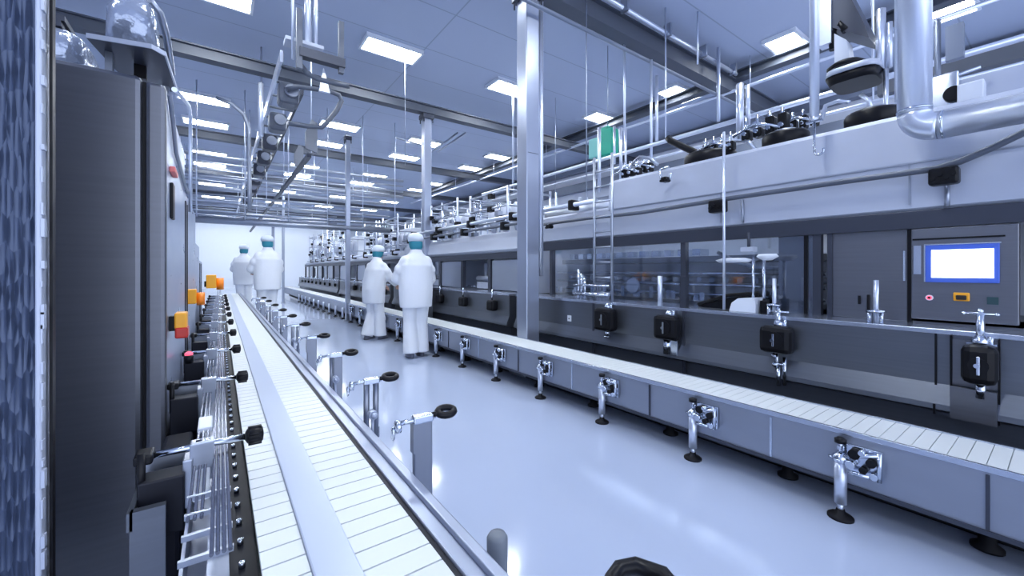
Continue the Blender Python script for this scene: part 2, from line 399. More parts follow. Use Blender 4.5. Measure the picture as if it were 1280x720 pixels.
# ------------------------------------------------------------------ right conveyor
ZC = HC-.83            # .44
rc = thing('conveyor','right conveyor with one white slatted belt on short legs along the dark machine','conveyor',(2.8,8,0))
YR0,YR1=-.6,24
slat_belt(2.635,2.985,YR0,YR1,ZC,.058,.0032,'slat_belt',rc)
b = MB(); b.box(2.615,2.634,YR0,YR1,ZC-.02,ZC+.006,bev=.002); b.box(2.986,3.0,YR0,YR1,ZC-.02,ZC+.006); b.build('edge_rail','base_top',rc)
MB().box(2.62,2.63,YR0,YR1,.175,ZC-.02).box(2.985,2.995,YR0,YR1,.175,ZC-.02).build('side_panel','side',rc)
MB().box(2.61,2.64,YR0,YR1,.155,.175).box(2.64,2.985,YR0,YR1,.30,.31).build('lower_edge','frame_dark',rc)
for i in range(14):
    y = -.62+.825*i+.0; MB().box(2.612,2.62,y-.006,y+.006,.18,ZC-.03).build('panel_seam','frame_dark' if i%2 else 'chrome',rc)
for k in range(24):
    y = -.10+.8*k if k else -.10
    y = .694-.8+.8*k
    x = 2.585
    l = MB().cyl((x,y,.075),(x,y,.30),.027).cyl((x,y,.03),(x,y,.08),.013).build('leg','pipe',rc)
    MB().lathe([(.056,0),(.056,.010),(.045,.018),(.022,.024),(.018,.045),(.012,.046)],(x,y,0)).build('foot','blackm',l)
    if k < 14:
        b = MB(); b.lathe([(.030,.285),(.035,.292),(.035,.318),(.024,.328),(.014,.34)],(x,y,0)); b.cyl((x,y,.33),(x,y,.40),.010)
        b.cyl((x-.045,y,.302),(x+.03,y,.302),.007); b.cyl((x,y+.05,.30),(x,y,.30),.007); b.cyl((x,y,.355),(x+.03,y,.355),.016)
        b.build('collar','chrome',l)
        xx=x-.018
        MB().lathe([(.026,.385),(.026,.405),(.014,.412)],(x,y,0)).build('knob','black',l)
        for (dy,z_,r_) in ((-.06,.352,.024),(-.125,.330,.020),(-.095,.285,.016)): MB().cyl((xx-.012,y+dy,z_),(x+.03,y+dy,z_),r_).build('knob','black',l)
        b = MB(); b.box(x+.012,x+.028,y-.16,y-.02,.245,.385,bev=.004); b.cyl((xx-.015,y-.045,.295),(x+.02,y-.045,.295),.019); b.cyl((xx-.010,y-.135,.268),(x+.02,y-.135,.268),.016)
        b.cyl((xx,y-.155,.25),(xx,y-.155,.39),.010); b.cyl((xx,y-.02,.325),(xx,y-.15,.375),.009); b.cyl((xx-.01,y-.04,.26),(xx-.01,y-.12,.262),.010); b.cyl((xx-.02,y-.09,.37),(x+.02,y-.09,.37),.012)
        b.build('clamp','chrome',l)
    if k < 16:
        y2 = y+.08-.55
        MB().lathe([(.055,0),(.055,.012),(.03,.03),(.03,.16)],(2.84,y2,0)).build('rear_leg','blackm',rc)

# ------------------------------------------------------------------ main machine on the right
XM = 3.4; XW = 3.70
mm = thing('processing_machine','nearest dark steel machine with pale hood and lit control screen behind the right conveyor','machine',(4.2,1.2,0))
Y0,Y1 = -1.6,4.6
# base
def base(y0,y1,par):
    prof = [(XM+.03,0),(XM+.03,.44),(XM-.05,.47),(XM-.045,.50),(XM,.61),(XM,.90),(XM+.4,.90),(XM+.4,0)]
    MB().prism(prof,'y',y0,y1).build('base_panel','steel_dark',par)
    MB().box(XM-.012,XW+.6,y0,y1,.90,.93,bev=.004).build('ledge','base_top',par)
    MB().box(2.93,XM+.03,y0,y1,0,.07,bev=.01).build('shade_plinth','blackm',par)  # black slab added in place of the deep shade under the conveyor
base(Y0,Y1,mm)
for (u,x) in ((1170,XM),):
    p = at(u,420,x=XM); MB().box(XM-.006,XM+.01,p.y-.005,p.y+.005,.60,.9).box(XM-.056,XM-.04,p.y-.005,p.y+.005,.44,.5).build('panel_seam','black',mm)
p0 = at(1190,460,x=XM); p1 = at(1248,460,x=XM)
b = MB(); b.box(XM-.018,XM,p1.y,p0.y,.62,.88); b.box(XM-.07,XM-.05,p1.y,p0.y,.44,.62); b.build('hatch','steel_door',mm)
b = MB(); b.box(XM-.024,XM,p0.y-.004,p0.y+.006,.44,.9); b.box(XM-.024,XM,p1.y-.008,p1.y,.44,.9); b.build('hatch_edge','black',mm)
for u in (855,742):
    p = at(u,420,x=XM); MB().box(XM-.008,XM+.01,p.y-.012,p.y+.012,.3,.92).build('panel_seam','frame_dark',mm)
p = at(712,395,x=XM); MB().box(XM-.008,XM,p.y-.03,p.y+.03,.66,.73).build('white_switch','white',mm)
MB().box(XM-.012,XM-.006,p.y-.008,p.y+.008,.685,.70).build('switch_dot','frame_dark',mm)
# black clamp wheels with spindles
def clamp(y, z, r, kind, par):
    x = XM-.055
    b = MB(); b.cyl((XM+.02,y-.09,.9),(XM+.02,y-.09,.9),.01) if False else None
    wy,r={3:(.066,.125),2:(.105,.115),1:(.115,.13),0:(.125,.14)}[kind]
    w = MB().box(x-.09,x+.03,y-wy,y+wy,z-r*.85,z+r*.85,bev=.035)
    w.cyl((x-.096,y,z),(x-.085,y,z),wy*.6)
    root = w.build('clamp_wheel','black',par)
    MB().box(x+.02,XM,y-r*.5,y+r*.5,z-.05,z+.05).build('mount','blackm',root)
    MB().box(x-.104,x-.09,y-.007,y+.007,z-r*.4,z+r*.4,bev=.003).cyl((x-.110,y+.004,z+.0),(x-.09,y+.004,z),.012).build('inlay','conc' if kind<2 else 'chrome',root)
    b = MB(); top = {0:.06,1:.05,2:.11,3:.17}[kind]
    b.cyl((x,y,z+r*.8),(x,y,z+r*.8+top),.017); b.lathe([(.03,z+r*.8),(.035,z+r*.8+.02),(.02,z+r*.8+.05)],(x,y,0))
    b.cyl((x+.02,y-.035,z+r*.75),(x+.02,y-.035,z+r*.8+.05),.011); b.box(x-.02,x+.03,y-.06,y+.05,z+r*.8,z+r*.8+.012)
    if kind>=2:
        zz=z+r*.8+top; b.cyl((x,y-.06,zz),(x,y+.06,zz),.007); b.ball((x,y,zz+.016),.014); b.ball((x,y-.06,zz),.010); b.ball((x,y+.06,zz),.010)
    b.build('spindle','chrome',root)
    b = MB()
    if kind==0: b.cyl((x,y,z-r*1.3),(x,y,z-r*.8),.026); b.cyl((x,y,z-r*1.35),(x,y,z-r*1.28),.036)
    if kind==1: b.cyl((x,y+.02,z-r*1.9),(x,y+.02,z-r*.8),.034); b.box(x,x+.02,y-.08,y,z-r*1.95,z-r*.9,bev=.004)
    if kind==2:
        b.cyl((x,y+.01,z-r*2.0),(x,y+.01,z-r*.8),.010); b.cyl((x,y-.04,z-r*2.9),(x,y-.04,z-r*1.1),.013); b.cyl((x,y+.03,z-r*1.6),(x,y-.05,z-r*1.6),.012); b.ball((x,y+.03,z-r*1.1),.018); b.ball((x,y+.02,z-r*1.65),.024); b.cyl((x,y+.0,z-r*3.0),(x,y+.0,z-r*1.8),.015)
    if kind==3: b.cyl((x,y,z-r*1.5),(x,y,z-r*.8),.022)
    b.build('lower_stem','chrome',root)
for (u,v,k,r) in ((1225,455,3,.098),(972,424,2,.095),(835,409,1,.098),(758,399,0,.098)):
    p = at(u,v,x=XM-.07); clamp(p.y,p.z,r,k,mm)
# posts on the ledge
for (u,vt,r) in ((1095,350,.014),(968,348,.014),(825,345,.022)):
    p = at(u,vt,x=XM+.03)
    root = MB().cyl((XM+.03,p.y,.93),(XM+.03,p.y,p.z),r).build('ledge_post','pipe',mm)
    if r<.02:
        b = MB(); b.lathe([(.05,1.0),(.05,1.012),(.018,1.015),(.018,1.02)],(XM+.03,p.y,0)); b.cyl((XM+.01,p.y-.03,.93),(XM+.01,p.y-.03,1.0),.012); b.cyl((XM+.01,p.y+.03,.93),(XM+.01,p.y+.03,1.0),.012); b.cyl((XM+.04,p.y,.93),(XM+.04,p.y,1.0),.02); b.build('flange','chrome',root)
p = at(855,345,x=XM+.05)
MB().box(XM+.03,XM+.07,p.y-.03,p.y+.03,.93,p.z).build('ledge_post','frame_dark',mm)
# window wall: header beam, posts
ZH0,ZH1 = HC+.285,HC+.388
MB().box(XW-.03,XW+.1,Y0,Y1,ZH0,ZH1,bev=.005).box(XW-.035,XW+.0,Y0,Y1,ZH0-.012,ZH0+.004).build('header_beam','frame_dark',mm)
posts = [(855,.05),(1022,.05),(1038,.03),(690,.05)]
for u,w in posts:
    y = at(u,300,x=XW).y
    MB().box(XW-.02,XW+.04,y-w/2,y+w/2,.93,ZH0).build('window_post','frame_dark',mm)
yA,yB,yC,yD = [at(u,300,x=XW).y for u in (1038,1137,1275,1400)]
# plain steel door between window and control panel
d = MB().box(XW,XW+.03,yB+.01,yA-.01,.93,ZH0-.01,bev=.004).build('steel_door','steel_door',mm)
MB().box(XW-.02,XW,yB+.20,yB+.215,.98,1.1,bev=.004).box(XW-.015,XW,yB+.25,yB+.265,1.03,1.09,bev=.003).build('door_handle','black',d)
MB().box(XW-.008,XW,yB+.02,yB+.03,1.2,1.4).build('hinge','chrome',d)
for y in (yA,yB): MB().box(XW-.006,XW+.03,y-.01,y+.01,.93,ZH0).build('dark_joint','black',mm)
# control panel
cp = MB().box(XW-.03,XW+.03,yC,yB-.012,.955,ZH0-.015,bev=.006).build('control_panel','steel_door',mm)
e = XW-.03
yl,yr = at(1157,330,x=e).y, at(1250,330,x=e).y
zt,zb = HC+.160, HC-.075
MB().box(e-.012,e,yr,yl,zb,zt,bev=.004).build('screen_bezel','bluebez',cp)
MB().box(e-.016,e-.010,yr+.022,yl-.028,zb+.030,zt-.032).build('screen','screen',cp)
b = MB(); b.box(e-.014,e-.0,yr-.006,yl+.006,zt,zt+.006); b.box(e-.014,e,yl,yl+.006,zb,zt); b.build('bezel_trim','base_top',cp)
MB().box(e-.006,e,yr-.02,yl+.06,zt+.035,zt+.045).build('upper_groove','black',cp)
MB().box(e-.004,e,yl+.02,yl+.055,zb+.05,zt).build('hinge_plate','chrome',cp)
p = at(1162,372,x=e)
q = MB().lathe([(.018,-.012),(.018,0)],(e,p.y,p.z),'x').build('push_button','white',cp)
MB().lathe([(.0125,-.016),(.0125,-.012)],(e,p.y,p.z),'x').build('button_ring','pink',q); MB().lathe([(.007,-.019),(.007,-.016)],(e,p.y,p.z),'x').build('button_cap','black',q)
p = at(1202,371,x=e)
q = MB().box(e-.012,e,p.y-.034,p.y+.034,p.z-.026,p.z+.026,bev=.012).build('key_switch','yellow',cp)
MB().box(e-.022,e-.012,p.y-.022,p.y+.022,p.z-.018,p.z+.010,bev=.005).build('switch_key','hair',q)
p = at(1241,376,x=e); MB().box(e-.008,e,p.y-.022,p.y+.022,p.z-.022,p.z+.022).build('green_socket',mat('dark_green',(.02,.06,.07),.5),cp)
MB().box(XW-.012,XW+.03,yD,yC-.02,.93,ZH0-.01,bev=.004).build('steel_door','steel_door',mm)
# glass panes
for (ua,ub) in ((690,855),(855,1022)):
    MB().box(XW+.01,XW+.018,at(ub,300,x=XW).y+.03,at(ua,300,x=XW).y-.03,.93,ZH0).build('window_pane','glass',mm)
MB().box(XW+.02,XW+.05,at(1022,300,x=XW).y,at(972,300,x=XW).y,.93,ZH0).build('sliding_panel','steel_door',mm)
y_=at(1007,300,x=XW).y; MB().box(XW+.0,XW+.02,y_-.012,y_+.012,.93,ZH0).build('dark_joint','black',mm)
# interior
MB().box(4.9,5.0,Y0,Y1,.93,ZH1).box(XW+.05,5,Y0-.03,Y0,.93,ZH1).box(XW,5,Y1,Y1+.03,0,ZH1).build('inner_back','wall',mm)
MB().box(4.3,4.36,1.2,4.3,1.60,1.63).build('inner_fill',mat('inner_fill_glow',(1,1,1),.5,emit=4.,emitcol=(.85,.92,1)),mm)  # glowing strip added to brighten the enclosed interior
MB().box(XM+.4,5.0,Y0,Y1,.0,.93).build('inner_floor','steel_dark',mm)
b = MB()
for z in (1.02,1.12,1.24): b.cyl((4.1,1.2,z),(4.1,Y1-.1,z),.015)
b.build('inner_rail','chrome',mm)
b = MB(); yy=1.35
while yy<4.4: b.cyl((4.15,yy,1.17),(4.8,yy,1.17),.03,n=10); yy+=.14
b.build('inner_roller','steel',mm)
MB().box(4.1,4.85,1.3,4.4,1.36,1.42).build('inner_shelf','steel_dark',mm)
b = MB(); b.cyl((4.0,3.05,1.09),(3.96,3.05,1.09),.085,n=20); b.build('inner_disc','hood',mm)
b = MB(); random.seed(3)
for i in range(26):
    y=1.5+random.random()*2.9; b.box(4.0,4.06,y,y+.05,.96+.0,.99+random.random()*.1)
for i in range(12):
    y=2.3+i*.17; b.box(4.12,4.3,y,y+.09,1.43,1.50)
b.build('inner_nozzles','chrome',mm)
MB().tube([(4.0,2.05,1.45),(4.0,1.9,1.36),(4.0,1.72,1.30),(4.0,1.5,1.28)],.02).build('inner_arm','steel',mm)
# instrument stand in front of the window
st = thing('instrument_stand','instrument stand with two small white trays and black feet, on the ledge before the window','stand',(3.5,1.7,.93))
X=3.52
p=at(955,380,x=X); q=at(935,322,x=X)
MB().cyl((X,p.y,.93),(X,p.y,q.z+.02),.012).cyl((X,p.y+.08,.93),(X,p.y+.08,q.z),.010).build('pole','chrome',st)
MB().box(X-.03,X+.03,p.y-.03,p.y+.02,.93,1.03,bev=.006).box(X-.03,X+.03,p.y+.06,p.y+.11,.93,1.02,bev=.006).build('foot','black',st)
a1=at(895,326,x=X); a2=at(941,324,x=X); a3=at(946,321,x=X); a4=at(973,324,x=X)
MB().loft([((X,(a1.y+a2.y)/2,a1.z-.018),.05,(a1.y-a2.y)/2*.8),((X,(a1.y+a2.y)/2,a1.z+.004),.08,(a1.y-a2.y)/2),((X,(a1.y+a2.y)/2,a1.z+.02),.05,(a1.y-a2.y)/2*.6)]).build('white_tray','white',st)
MB().loft([((X,(a3.y+a4.y)/2,a3.z-.03),.03,(a3.y-a4.y)/2*.4),((X,(a3.y+a4.y)/2,a3.z+.0),.07,(a3.y-a4.y)/2),((X,(a3.y+a4.y)/2,a3.z+.02),.05,(a3.y-a4.y)/2*.8)]).build('white_tray','white',st)
pk=at(936,312,x=X); MB().box(X-.04,X+.04,pk.y-.05,pk.y+.05,pk.z-.02,pk.z+.02,bev=.005).build('sensor_head','hood',st)
MB().cyl((X,pk.y,pk.z+.02),(X,pk.y,pk.z+.14),.012).build('sensor_stem','frame_dark',st)
a=at(912,385,x=3.46); c=at(945,385,x=3.46)
o=MB().prism([(a.y,.932),(a.y-.02,1.0),(a.y-.07,1.04),(c.y+.01,1.05),(c.y,1.0),(c.y,.932)],'x',3.45,3.6).build('plastic_bag','white'); tag(o,'folded white plastic bag lying on the ledge beside the instrument stand','bag')
a=at(872,385,x=3.62); c=at(955,385,x=3.62)
o=MB().tube([(3.64,a.y,.95),(3.63,(a.y*3+c.y)/4,1.0),(3.62,(a.y+c.y)/2,1.05),(3.62,c.y+.05,1.08),(3.62,c.y,.96)],.018).prism([(a.y,.932),((a.y+c.y)/2,1.03),(c.y+.05,1.07),(c.y,.932)],'x',3.615,3.64).build('black_sheet','black'); tag(o,'curved black rubber sheet behind the white bag on the ledge','sheet')

# hood
def hood(y0,y1,z1,par,x0=XW,x1=5.6):
    prof=[(x0,ZH1),(x0-.025,ZH1+.02),(x0-.035,(ZH1+z1)/2),(x0-.02,z1-.03),(x0,z1),(x1,z1),(x1,ZH1)]
    return MB().prism(prof,'y',y0,y1).build('hood','hood',par)
hy = at(763,233,x=XW).y
hood(Y0,hy,HC+1.04,mm)
b=MB()
for y in (.62,1.85): b.box(XW-.044,XW-.036,y-.004,y+.004,ZH1+.04,HC+.7)
b.box(XW-.046,XW-.03,Y0,hy,HC+.695,HC+.705); b.build('hood_seam','steel',mm)
MB().box(4.4,6.2,Y0-.6,.60,HC+1.04,HC+1.40,bev=.01).build('upper_housing','hood',mm)
hood(hy,Y1,HC+.74,mm)
MB().cyl((4.1,hy+.02,HC+.80),(4.1,Y1,HC+.80),.17,n=24).build('round_duct','steel',mm)
for (u,v) in ((1215,232),(992,255),(700,262)):
    p=at(u,v,x=XW-.045); 
for (u,vb,vt) in ((928,278,250),(1184,258,232)):
    a=at(u,vt,x=XW-.05); c=at(u,vb,x=XW-.05)
    MB().cyl((XW-.05,a.y,a.z),(XW-.05,a.y,c.z),.012).build('drain_tube','steel',mm)
# hose along the hood
hx=3.58
pts=[at(u,v,x=hx) for (u,v) in ((660,285),(735,267),(800,266-0),(905,249),(1040,229),(1120,218),(1170,211),(1200,202),(1240,185),(1285,163),(1340,130))]
pts[0]=at(662,283,x=hx); pts[1]=at(735,273,x=hx)
hs=thing('hose','dark grey hose clipped along the pale hood, rising towards the right edge','hose',(hx,1.5,HC+.6))
MB().tube(pts,.020,n=10).build('tube','hose',hs)
for u,v,s in ((897,257,.07),(1180,219,.065),(832,224,.032),(687,283,.03)):
    p=at(u,v,x=hx-.01)
    b=MB().box(p.x-.04,p.x+.05,p.y-s,p.y+s,p.z-s*.9,p.z+s*.7,bev=.015)
    for j in range(4): b.cyl((p.x-.055,p.y-s*.7+j*s*.45,p.z-.02*(j%2)),(p.x-.03,p.y-s*.7+j*s*.45,p.z-.02*(j%2)),.012)
    b.build('pipe_clamp','black',hs)

# ladder
lx=3.46
la=thing('ladder','narrow steel ladder standing on the ledge at the left end of the tall hood','ladder',(lx,3.1,.93))
for u in (743,765):
    y=at(u,300,x=lx).y; MB().cyl((lx,y,.93),(lx,y,HC+1.28),.016).build('side_rail','steel',la)
b=MB(); ya,yb=at(743,300,x=lx).y,at(765,300,x=lx).y
for j in range(9): MB().cyl((lx,ya,1.02+j*.17),(lx,yb,1.02+j*.17),.010).build('rung','steel',la)
b=MB(); 
for j in range(3): b.cyl((lx-.03,ya+.12+.05*j,.93),(lx-.03,ya+.12+.05*j,1.18+.05*j),.015)
b.cyl((lx-.05,ya+.28,1.0),(lx-.05,yb,1.0),.02); b.cyl((lx-.05,ya+.28,1.1),(lx-.05,yb,1.1),.012); b.build('manifold','chrome',la)

# J hook tube and hanging rods -------------------------------------------------
def rod(name,u,v0,v1,x,r,m,label,cat='rod',to_ceiling=False,group=None):
    a=at(u,v0,x=x); c=at(u,v1,x=x)
    z1=min(a.z,CZ-.002)
    if to_ceiling: z1=CZ-.002
    o=MB().cyl((a.x,a.y,c.z),(a.x,a.y,z1),r,n=10).build(name,m); return tag(o,label,cat,group)
XT=4.2
rod('hanger_rod',733,0,255,3.9,.007,'steel','thin rod hanging from the ceiling to the left of the green box',to_ceiling=True)
rod('hanger_rod',821,95,176,5.4,.024,'pipe','short thick white rod under the thin pipe above the hood left end')
rod('hanger_rod',832,10,172,5.5,.012,'pipe','thin rod passing in front of the big crossing beam',to_ceiling=True)
rod('hanger_rod',872,0,80,5.99,.014,'pipe','thin faint rod right of the big crossing beam, short of the corner',to_ceiling=True)
rod('hanger_rod',814,75,210,5.1,.02,'pipe','short pale rod hanging under the grey pipe')
rod('hanger_rod',898,60,152,7.2,.03,'pipe','short rod hanging beneath the corner where two beams meet')
rod('riser_pipe',925,105,176,4.05,.034,'pipe','short thick white riser pipe standing on the hood')
rod('riser_pipe',935,107,165,4.2,.02,'pipe','thinner white riser pipe behind the short thick one on the hood')
rod('hanger_rod',905,165,387,3.44,.011,'pipe','long thin rod dropping in front of the hood to the ledge beside the white bag')
rod('riser_pipe',749,160,240,3.9,.022,'pipe','white upright pipe left of the green box')
rod('riser_pipe',776,160,225,4.3,.022,'pipe','white upright pipe right of the green box')
rod('riser_pipe',782,162,221,4.7,.016,'pipe','slim upright pipe farthest right beside the green box')
rod('riser_pipe',768,158,205,5.1,.02,'pipe','slim upright pipe just overlapping the green box')
# hooked pipe
X=3.5; a=at(1018,-60,x=X); c=at(1015,148,x=X); e_=at(1013,158,x=X)
t=thing('hooked_pipe','tall white pipe hanging before the hood and ending in a small hook','pipe',(X,a.y,c.z))
MB().cyl((X,a.y,c.z),(X,a.y,CZ-.002),.030).lathe([(.03,c.z),(.012,c.z-.03)],(X,a.y,0)).build('tube','pipe',t)
h=at(1017,190,x=X); b=MB(); b.tube([(X,a.y,c.z),(X,a.y,h.z)]+arc((X,a.y-.028,h.z),.028,0,-PI*1.15,'yz'),.008); b.build('hook','chrome',t)
ff=at(1010,154,x=X); MB().box(X-.015,X+.015,a.y-.05,a.y+.05,ff.z-.006,ff.z+.006).build('flange','chrome',t)
# J tube
X=3.6; a=at(825,212,x=X); h=at(826,222,x=X)
b=MB(); b.tube([(X+.15,a.y,a.z+.05),(X,a.y,a.z)]+arc((X,h.y-.055,h.z),.055,0,-PI,'yz')+[(X,h.y-.11,h.z+.02)],.012,n=8); tag(b.build('curved_tube','chrome'),'small hook-shaped curved tube on the left end of the hood face','tube')

# large silver pipe with elbow
X=3.4; R=.078; pa=at(1143,163,x=X)
t=thing('elbow_pipe','large silver pipe coming down from the ceiling and turning at an elbow along the hood','pipe',(X,pa.y,pa.z))
er=.10
MB().tube([(X,pa.y,CZ-.002),(X,pa.y,pa.z+er)],R,n=24).build('riser','pipe',t)
MB().tube(arc((X,pa.y-er,pa.z+er),er,0,-PI/2,'yz',10),R,n=24).build('elbow','pipe',t)
MB().tube([(X,pa.y-er,pa.z),(X,pa.y-er-2.2,pa.z)],R,n=24).build('run','pipe',t)
b=MB(); b.lathe([(R+.004,-.006),(R+.004,.006)],(X,pa.y-er-.02,pa.z),'y',24); b.lathe([(R+.004,-.006),(R+.004,.006)],(X,pa.y,pa.z+er+.02),'z',24); b.build('weld_ring','chrome',t)
MB().cyl((X-.02,pa.y+.07,pa.z+er+.1),(X-.02,pa.y+.07,CZ-.002),.016).build('side_tube','pipe',t)

# hood-top fittings
ZT=HC+1.04
def collar(u0,u1,v,x,label):
    a=at(u0,v,x=XW+.06); c=at(u1,v,x=XW+.06); r=(a.y-c.y)/2; yc=(a.y+c.y)/2; x=XW+.03+r
    t=thing('exhaust_collar',label,'exhaust collar',(x,yc,ZT),'black exhaust collars on the hood')
    MB().lathe([(r*.9,ZT+.004),(r,ZT+.03),(r,ZT+.10),(r*.93,ZT+.12),(r*.8,ZT+.12)],(x+.0,yc,0),n=28).build('ring','black',t)
    MB().lathe([(r*.6,ZT+.004),(r*.6,ZT+.13),(r*.5,ZT+.15)],(x,yc,0),n=24).build('drum','side',t)
    return t
collar(1048,1125,148,4.25,'wide black ring on the hood top, left of the large silver elbow pipe')
collar(945,1003,170,4.25,'black ring on the hood top between the thick riser and the hooked pipe')
collar(845,905,200,4.25,'black ring on the hood top near its left end')
# valve blocks
def valves(u,v,x,label,n=4,seed=1,s=1.):
    random.seed(seed); p=at(u,v,x=x)
    t=thing('valve_block',label,'valve block',(p.x,p.y,p.z),'valve blocks on top of the machines')
    b=MB()
    for i in range(n):
        y=p.y+(i-n/2)*.10*s; b.box(p.x-.04*s,p.x+.06*s,y-.035*s,y+.035*s,p.z,p.z+(.08+.08*random.random())*s,bev=.012)
    b.build('body','black',t)
    b=MB()
    for i in range(n):
        y=p.y+(i-n/2)*.10*s; b.cyl((p.x-.02,y,p.z),(p.x-.02,y,p.z+.20*s),.014*s); b.cyl((p.x-.07*s,y,p.z+.05*s),(p.x+.02,y,p.z+.05*s),.018*s)
    b.tube([(p.x-.05*s,p.y-.2*s,p.z+.03),(p.x-.06*s,p.y,p.z+.12*s),(p.x-.05*s,p.y+.2*s,p.z+.05)],.014*s)
    b.build('piping','chrome',t)
valves(948,172,3.95,'cluster of black valves and curved chrome tubes right of the thick riser on the hood',4,2)
valves(893,192,3.9,'cluster of small chrome valves below the beam corner on the hood',4,3,.8)
valves(785,222,3.85,'dark valve cluster at the very left end of the hood top',3,4,.9)
valves(805,216,4.1,'small valve cluster just beside the curved tube on the hood',2,5,.8)
valves(998,162,4.2,'small black valve cluster behind the hooked pipe',3,6,.8)
# arching hoses on hood
for (pl,r,m_,lab) in (([(835,172),(838,176),(868,190),(885,198)],.035,'black','thick black hose sloping across the left part of the hood top'),
                    ([(885,198),(895,190),(915,176),(935,176),(948,190)],.016,'pipe','white curved tube looping over the hood left of the black valves'),
                    ([(1027,150),(1032,132),(1048,126),(1062,128)],.016,'pipe','white curved tube arching beside the hooked pipe'),
                    ([(1076,118),(1086,126),(1090,142)],.016,'pipe','short white curved tube over the wide black ring'),
                    ([(790,205),(800,196),(812,198),(822,206)],.02,'steel','short grey curved tube at the left hood end')):
    pipe('curved_hose',[at(u,v,x=3.95) for u,v in pl],r,m_,lab,'hose')
# monitor arm group right
X=4.1
t=thing('extraction_arm','jointed arm with a white box and a black-bottomed tray hanging above the hood','arm',at(1070,100,x=X))
a=at(1033,0,x=X); MB().box(X-.05,X+.05,a.y-.045,a.y+.045,at(1033,58,x=X).z,CZ-.002).build('hanging_post','pipe',t)
q0,q1=at(1040,0,x=X),at(1087,0,x=X)
MB().prism([(q0.y,at(1040,-20,x=X).z),(q0.y,at(1040,35,x=X).z),(q1.y,at(1087,48,x=X).z),(q1.y+.03,at(1080,30,x=X).z),(at(1055,-20,x=X).y,at(1055,-20,x=X).z)],'x',X-.02,X+.3).build('dark_shield','frame_dark',t)
MB().tube([at(1042,62,x=X),at(1040,40,x=X),at(1050,30,x=X),at(1058,38,x=X)],.03).build('elbow','black',t)
a,c=at(1046,45,x=X),at(1065,75,x=X); MB().prism([(a.y,a.z),(c.y+.02,at(0,55,x=X,d=a.y and (a.x/(SN+((1055-640)/F)*CS))).z),(c.y,c.z),(a.y,c.z)],'x',X-.06,X+.08).build('white_box','white',t)
p=at(1058,83,x=X); MB().lathe([(.12,p.z-.02),(.13,p.z),(.09,p.z+.03),(.05,p.z+.04)],(X,p.y,0)).build('joint','black',t)
a,c=at(1037,98,x=X),at(1105,98,x=X); zc=at(1070,97,x=X).z
MB().loft([((X,(a.y+c.y)/2,zc-.06),.16,(a.y-c.y)/2*.86,.5),((X,(a.y+c.y)/2,zc-.0),.2,(a.y-c.y)/2,.5)]).build('tray_bottom','black',t)
MB().loft([((X,(a.y+c.y)/2,zc+.001),.205,(a.y-c.y)/2*1.01,.5),((X,(a.y+c.y)/2,zc+.05),.19,(a.y-c.y)/2*.97,.5)]).build('tray_top','hood',t)
p=at(1101,50,x=X); MB().cyl((X,p.y,zc),(X,p.y,at(1101,12,x=X).z),.030).cyl((X,p.y-.05,zc),(X,p.y-.05,at(1101,32,x=X).z),.018).cyl((X,p.y-.03,ZT),(X,p.y-.03,zc),.016).cyl((X,p.y-.09,ZT),(X,p.y-.09,zc),.012).build('upright','pipe',t)
# fittings right of the silver pipe
X=4.3
t=thing('regulator','small pressure regulator with a black ring and white box, right of the large silver pipe','regulator',at(1185,120,x=X))
p=at(1172,60,x=X); zb=HC+1.04
MB().cyl((X,p.y,zb),(X,p.y,at(1172,25,x=X).z),.018).box(X-.01,X+.05,p.y-.13,p.y-.04,at(1172,80,x=X).z,at(1172,38,x=X).z).build('post','beaml',t)
p=at(1175,112,x=X); MB().box(X-.06,X+.06,p.y-.10,p.y+.05,zb,p.z+.09,bev=.01).cyl((X-.02,p.y+.05,p.z+.05),(X-.02,p.y-.2,p.z+.08),.012).build('body','chrome',t)
p=at(1192,117,x=X-.08); MB().lathe([(.05,-.02),(.055,0),(.05,.02)],(X-.08,p.y,p.z),'x').build('ring','black',t)
a,c=at(1197,118,x=X-.1),at(1231,118,x=X-.1); MB().box(X-.13,X,c.y,a.y,a.z-.07,a.z+.06,bev=.01).build('white_box','white',t)

# green box
p=at(757,178,x=5.6); t=thing('green_box','green plastic box hanging above the far end of the tall hood','box',p)
MB().box(p.x-.1,p.x+.1,p.y-.22,p.y+.10,p.z-.26,p.z+.2,bev=.02).build('body','green',t)
MB().box(p.x-.05,p.x+.05,p.y-.1,p.y+.1,p.z+.2,p.z+.27,bev=.015).build('cap','green',t)
MB().box(p.x-.08,p.x+.08,p.y+.11,p.y+.34,p.z-.24,p.z+.12,bev=.02).build('side_case','greenp',t)
MB().cyl((p.x,p.y-.05,p.z+.27),(p.x,p.y-.05,CZ-.002),.008).build('hanging_wire','steel',t)

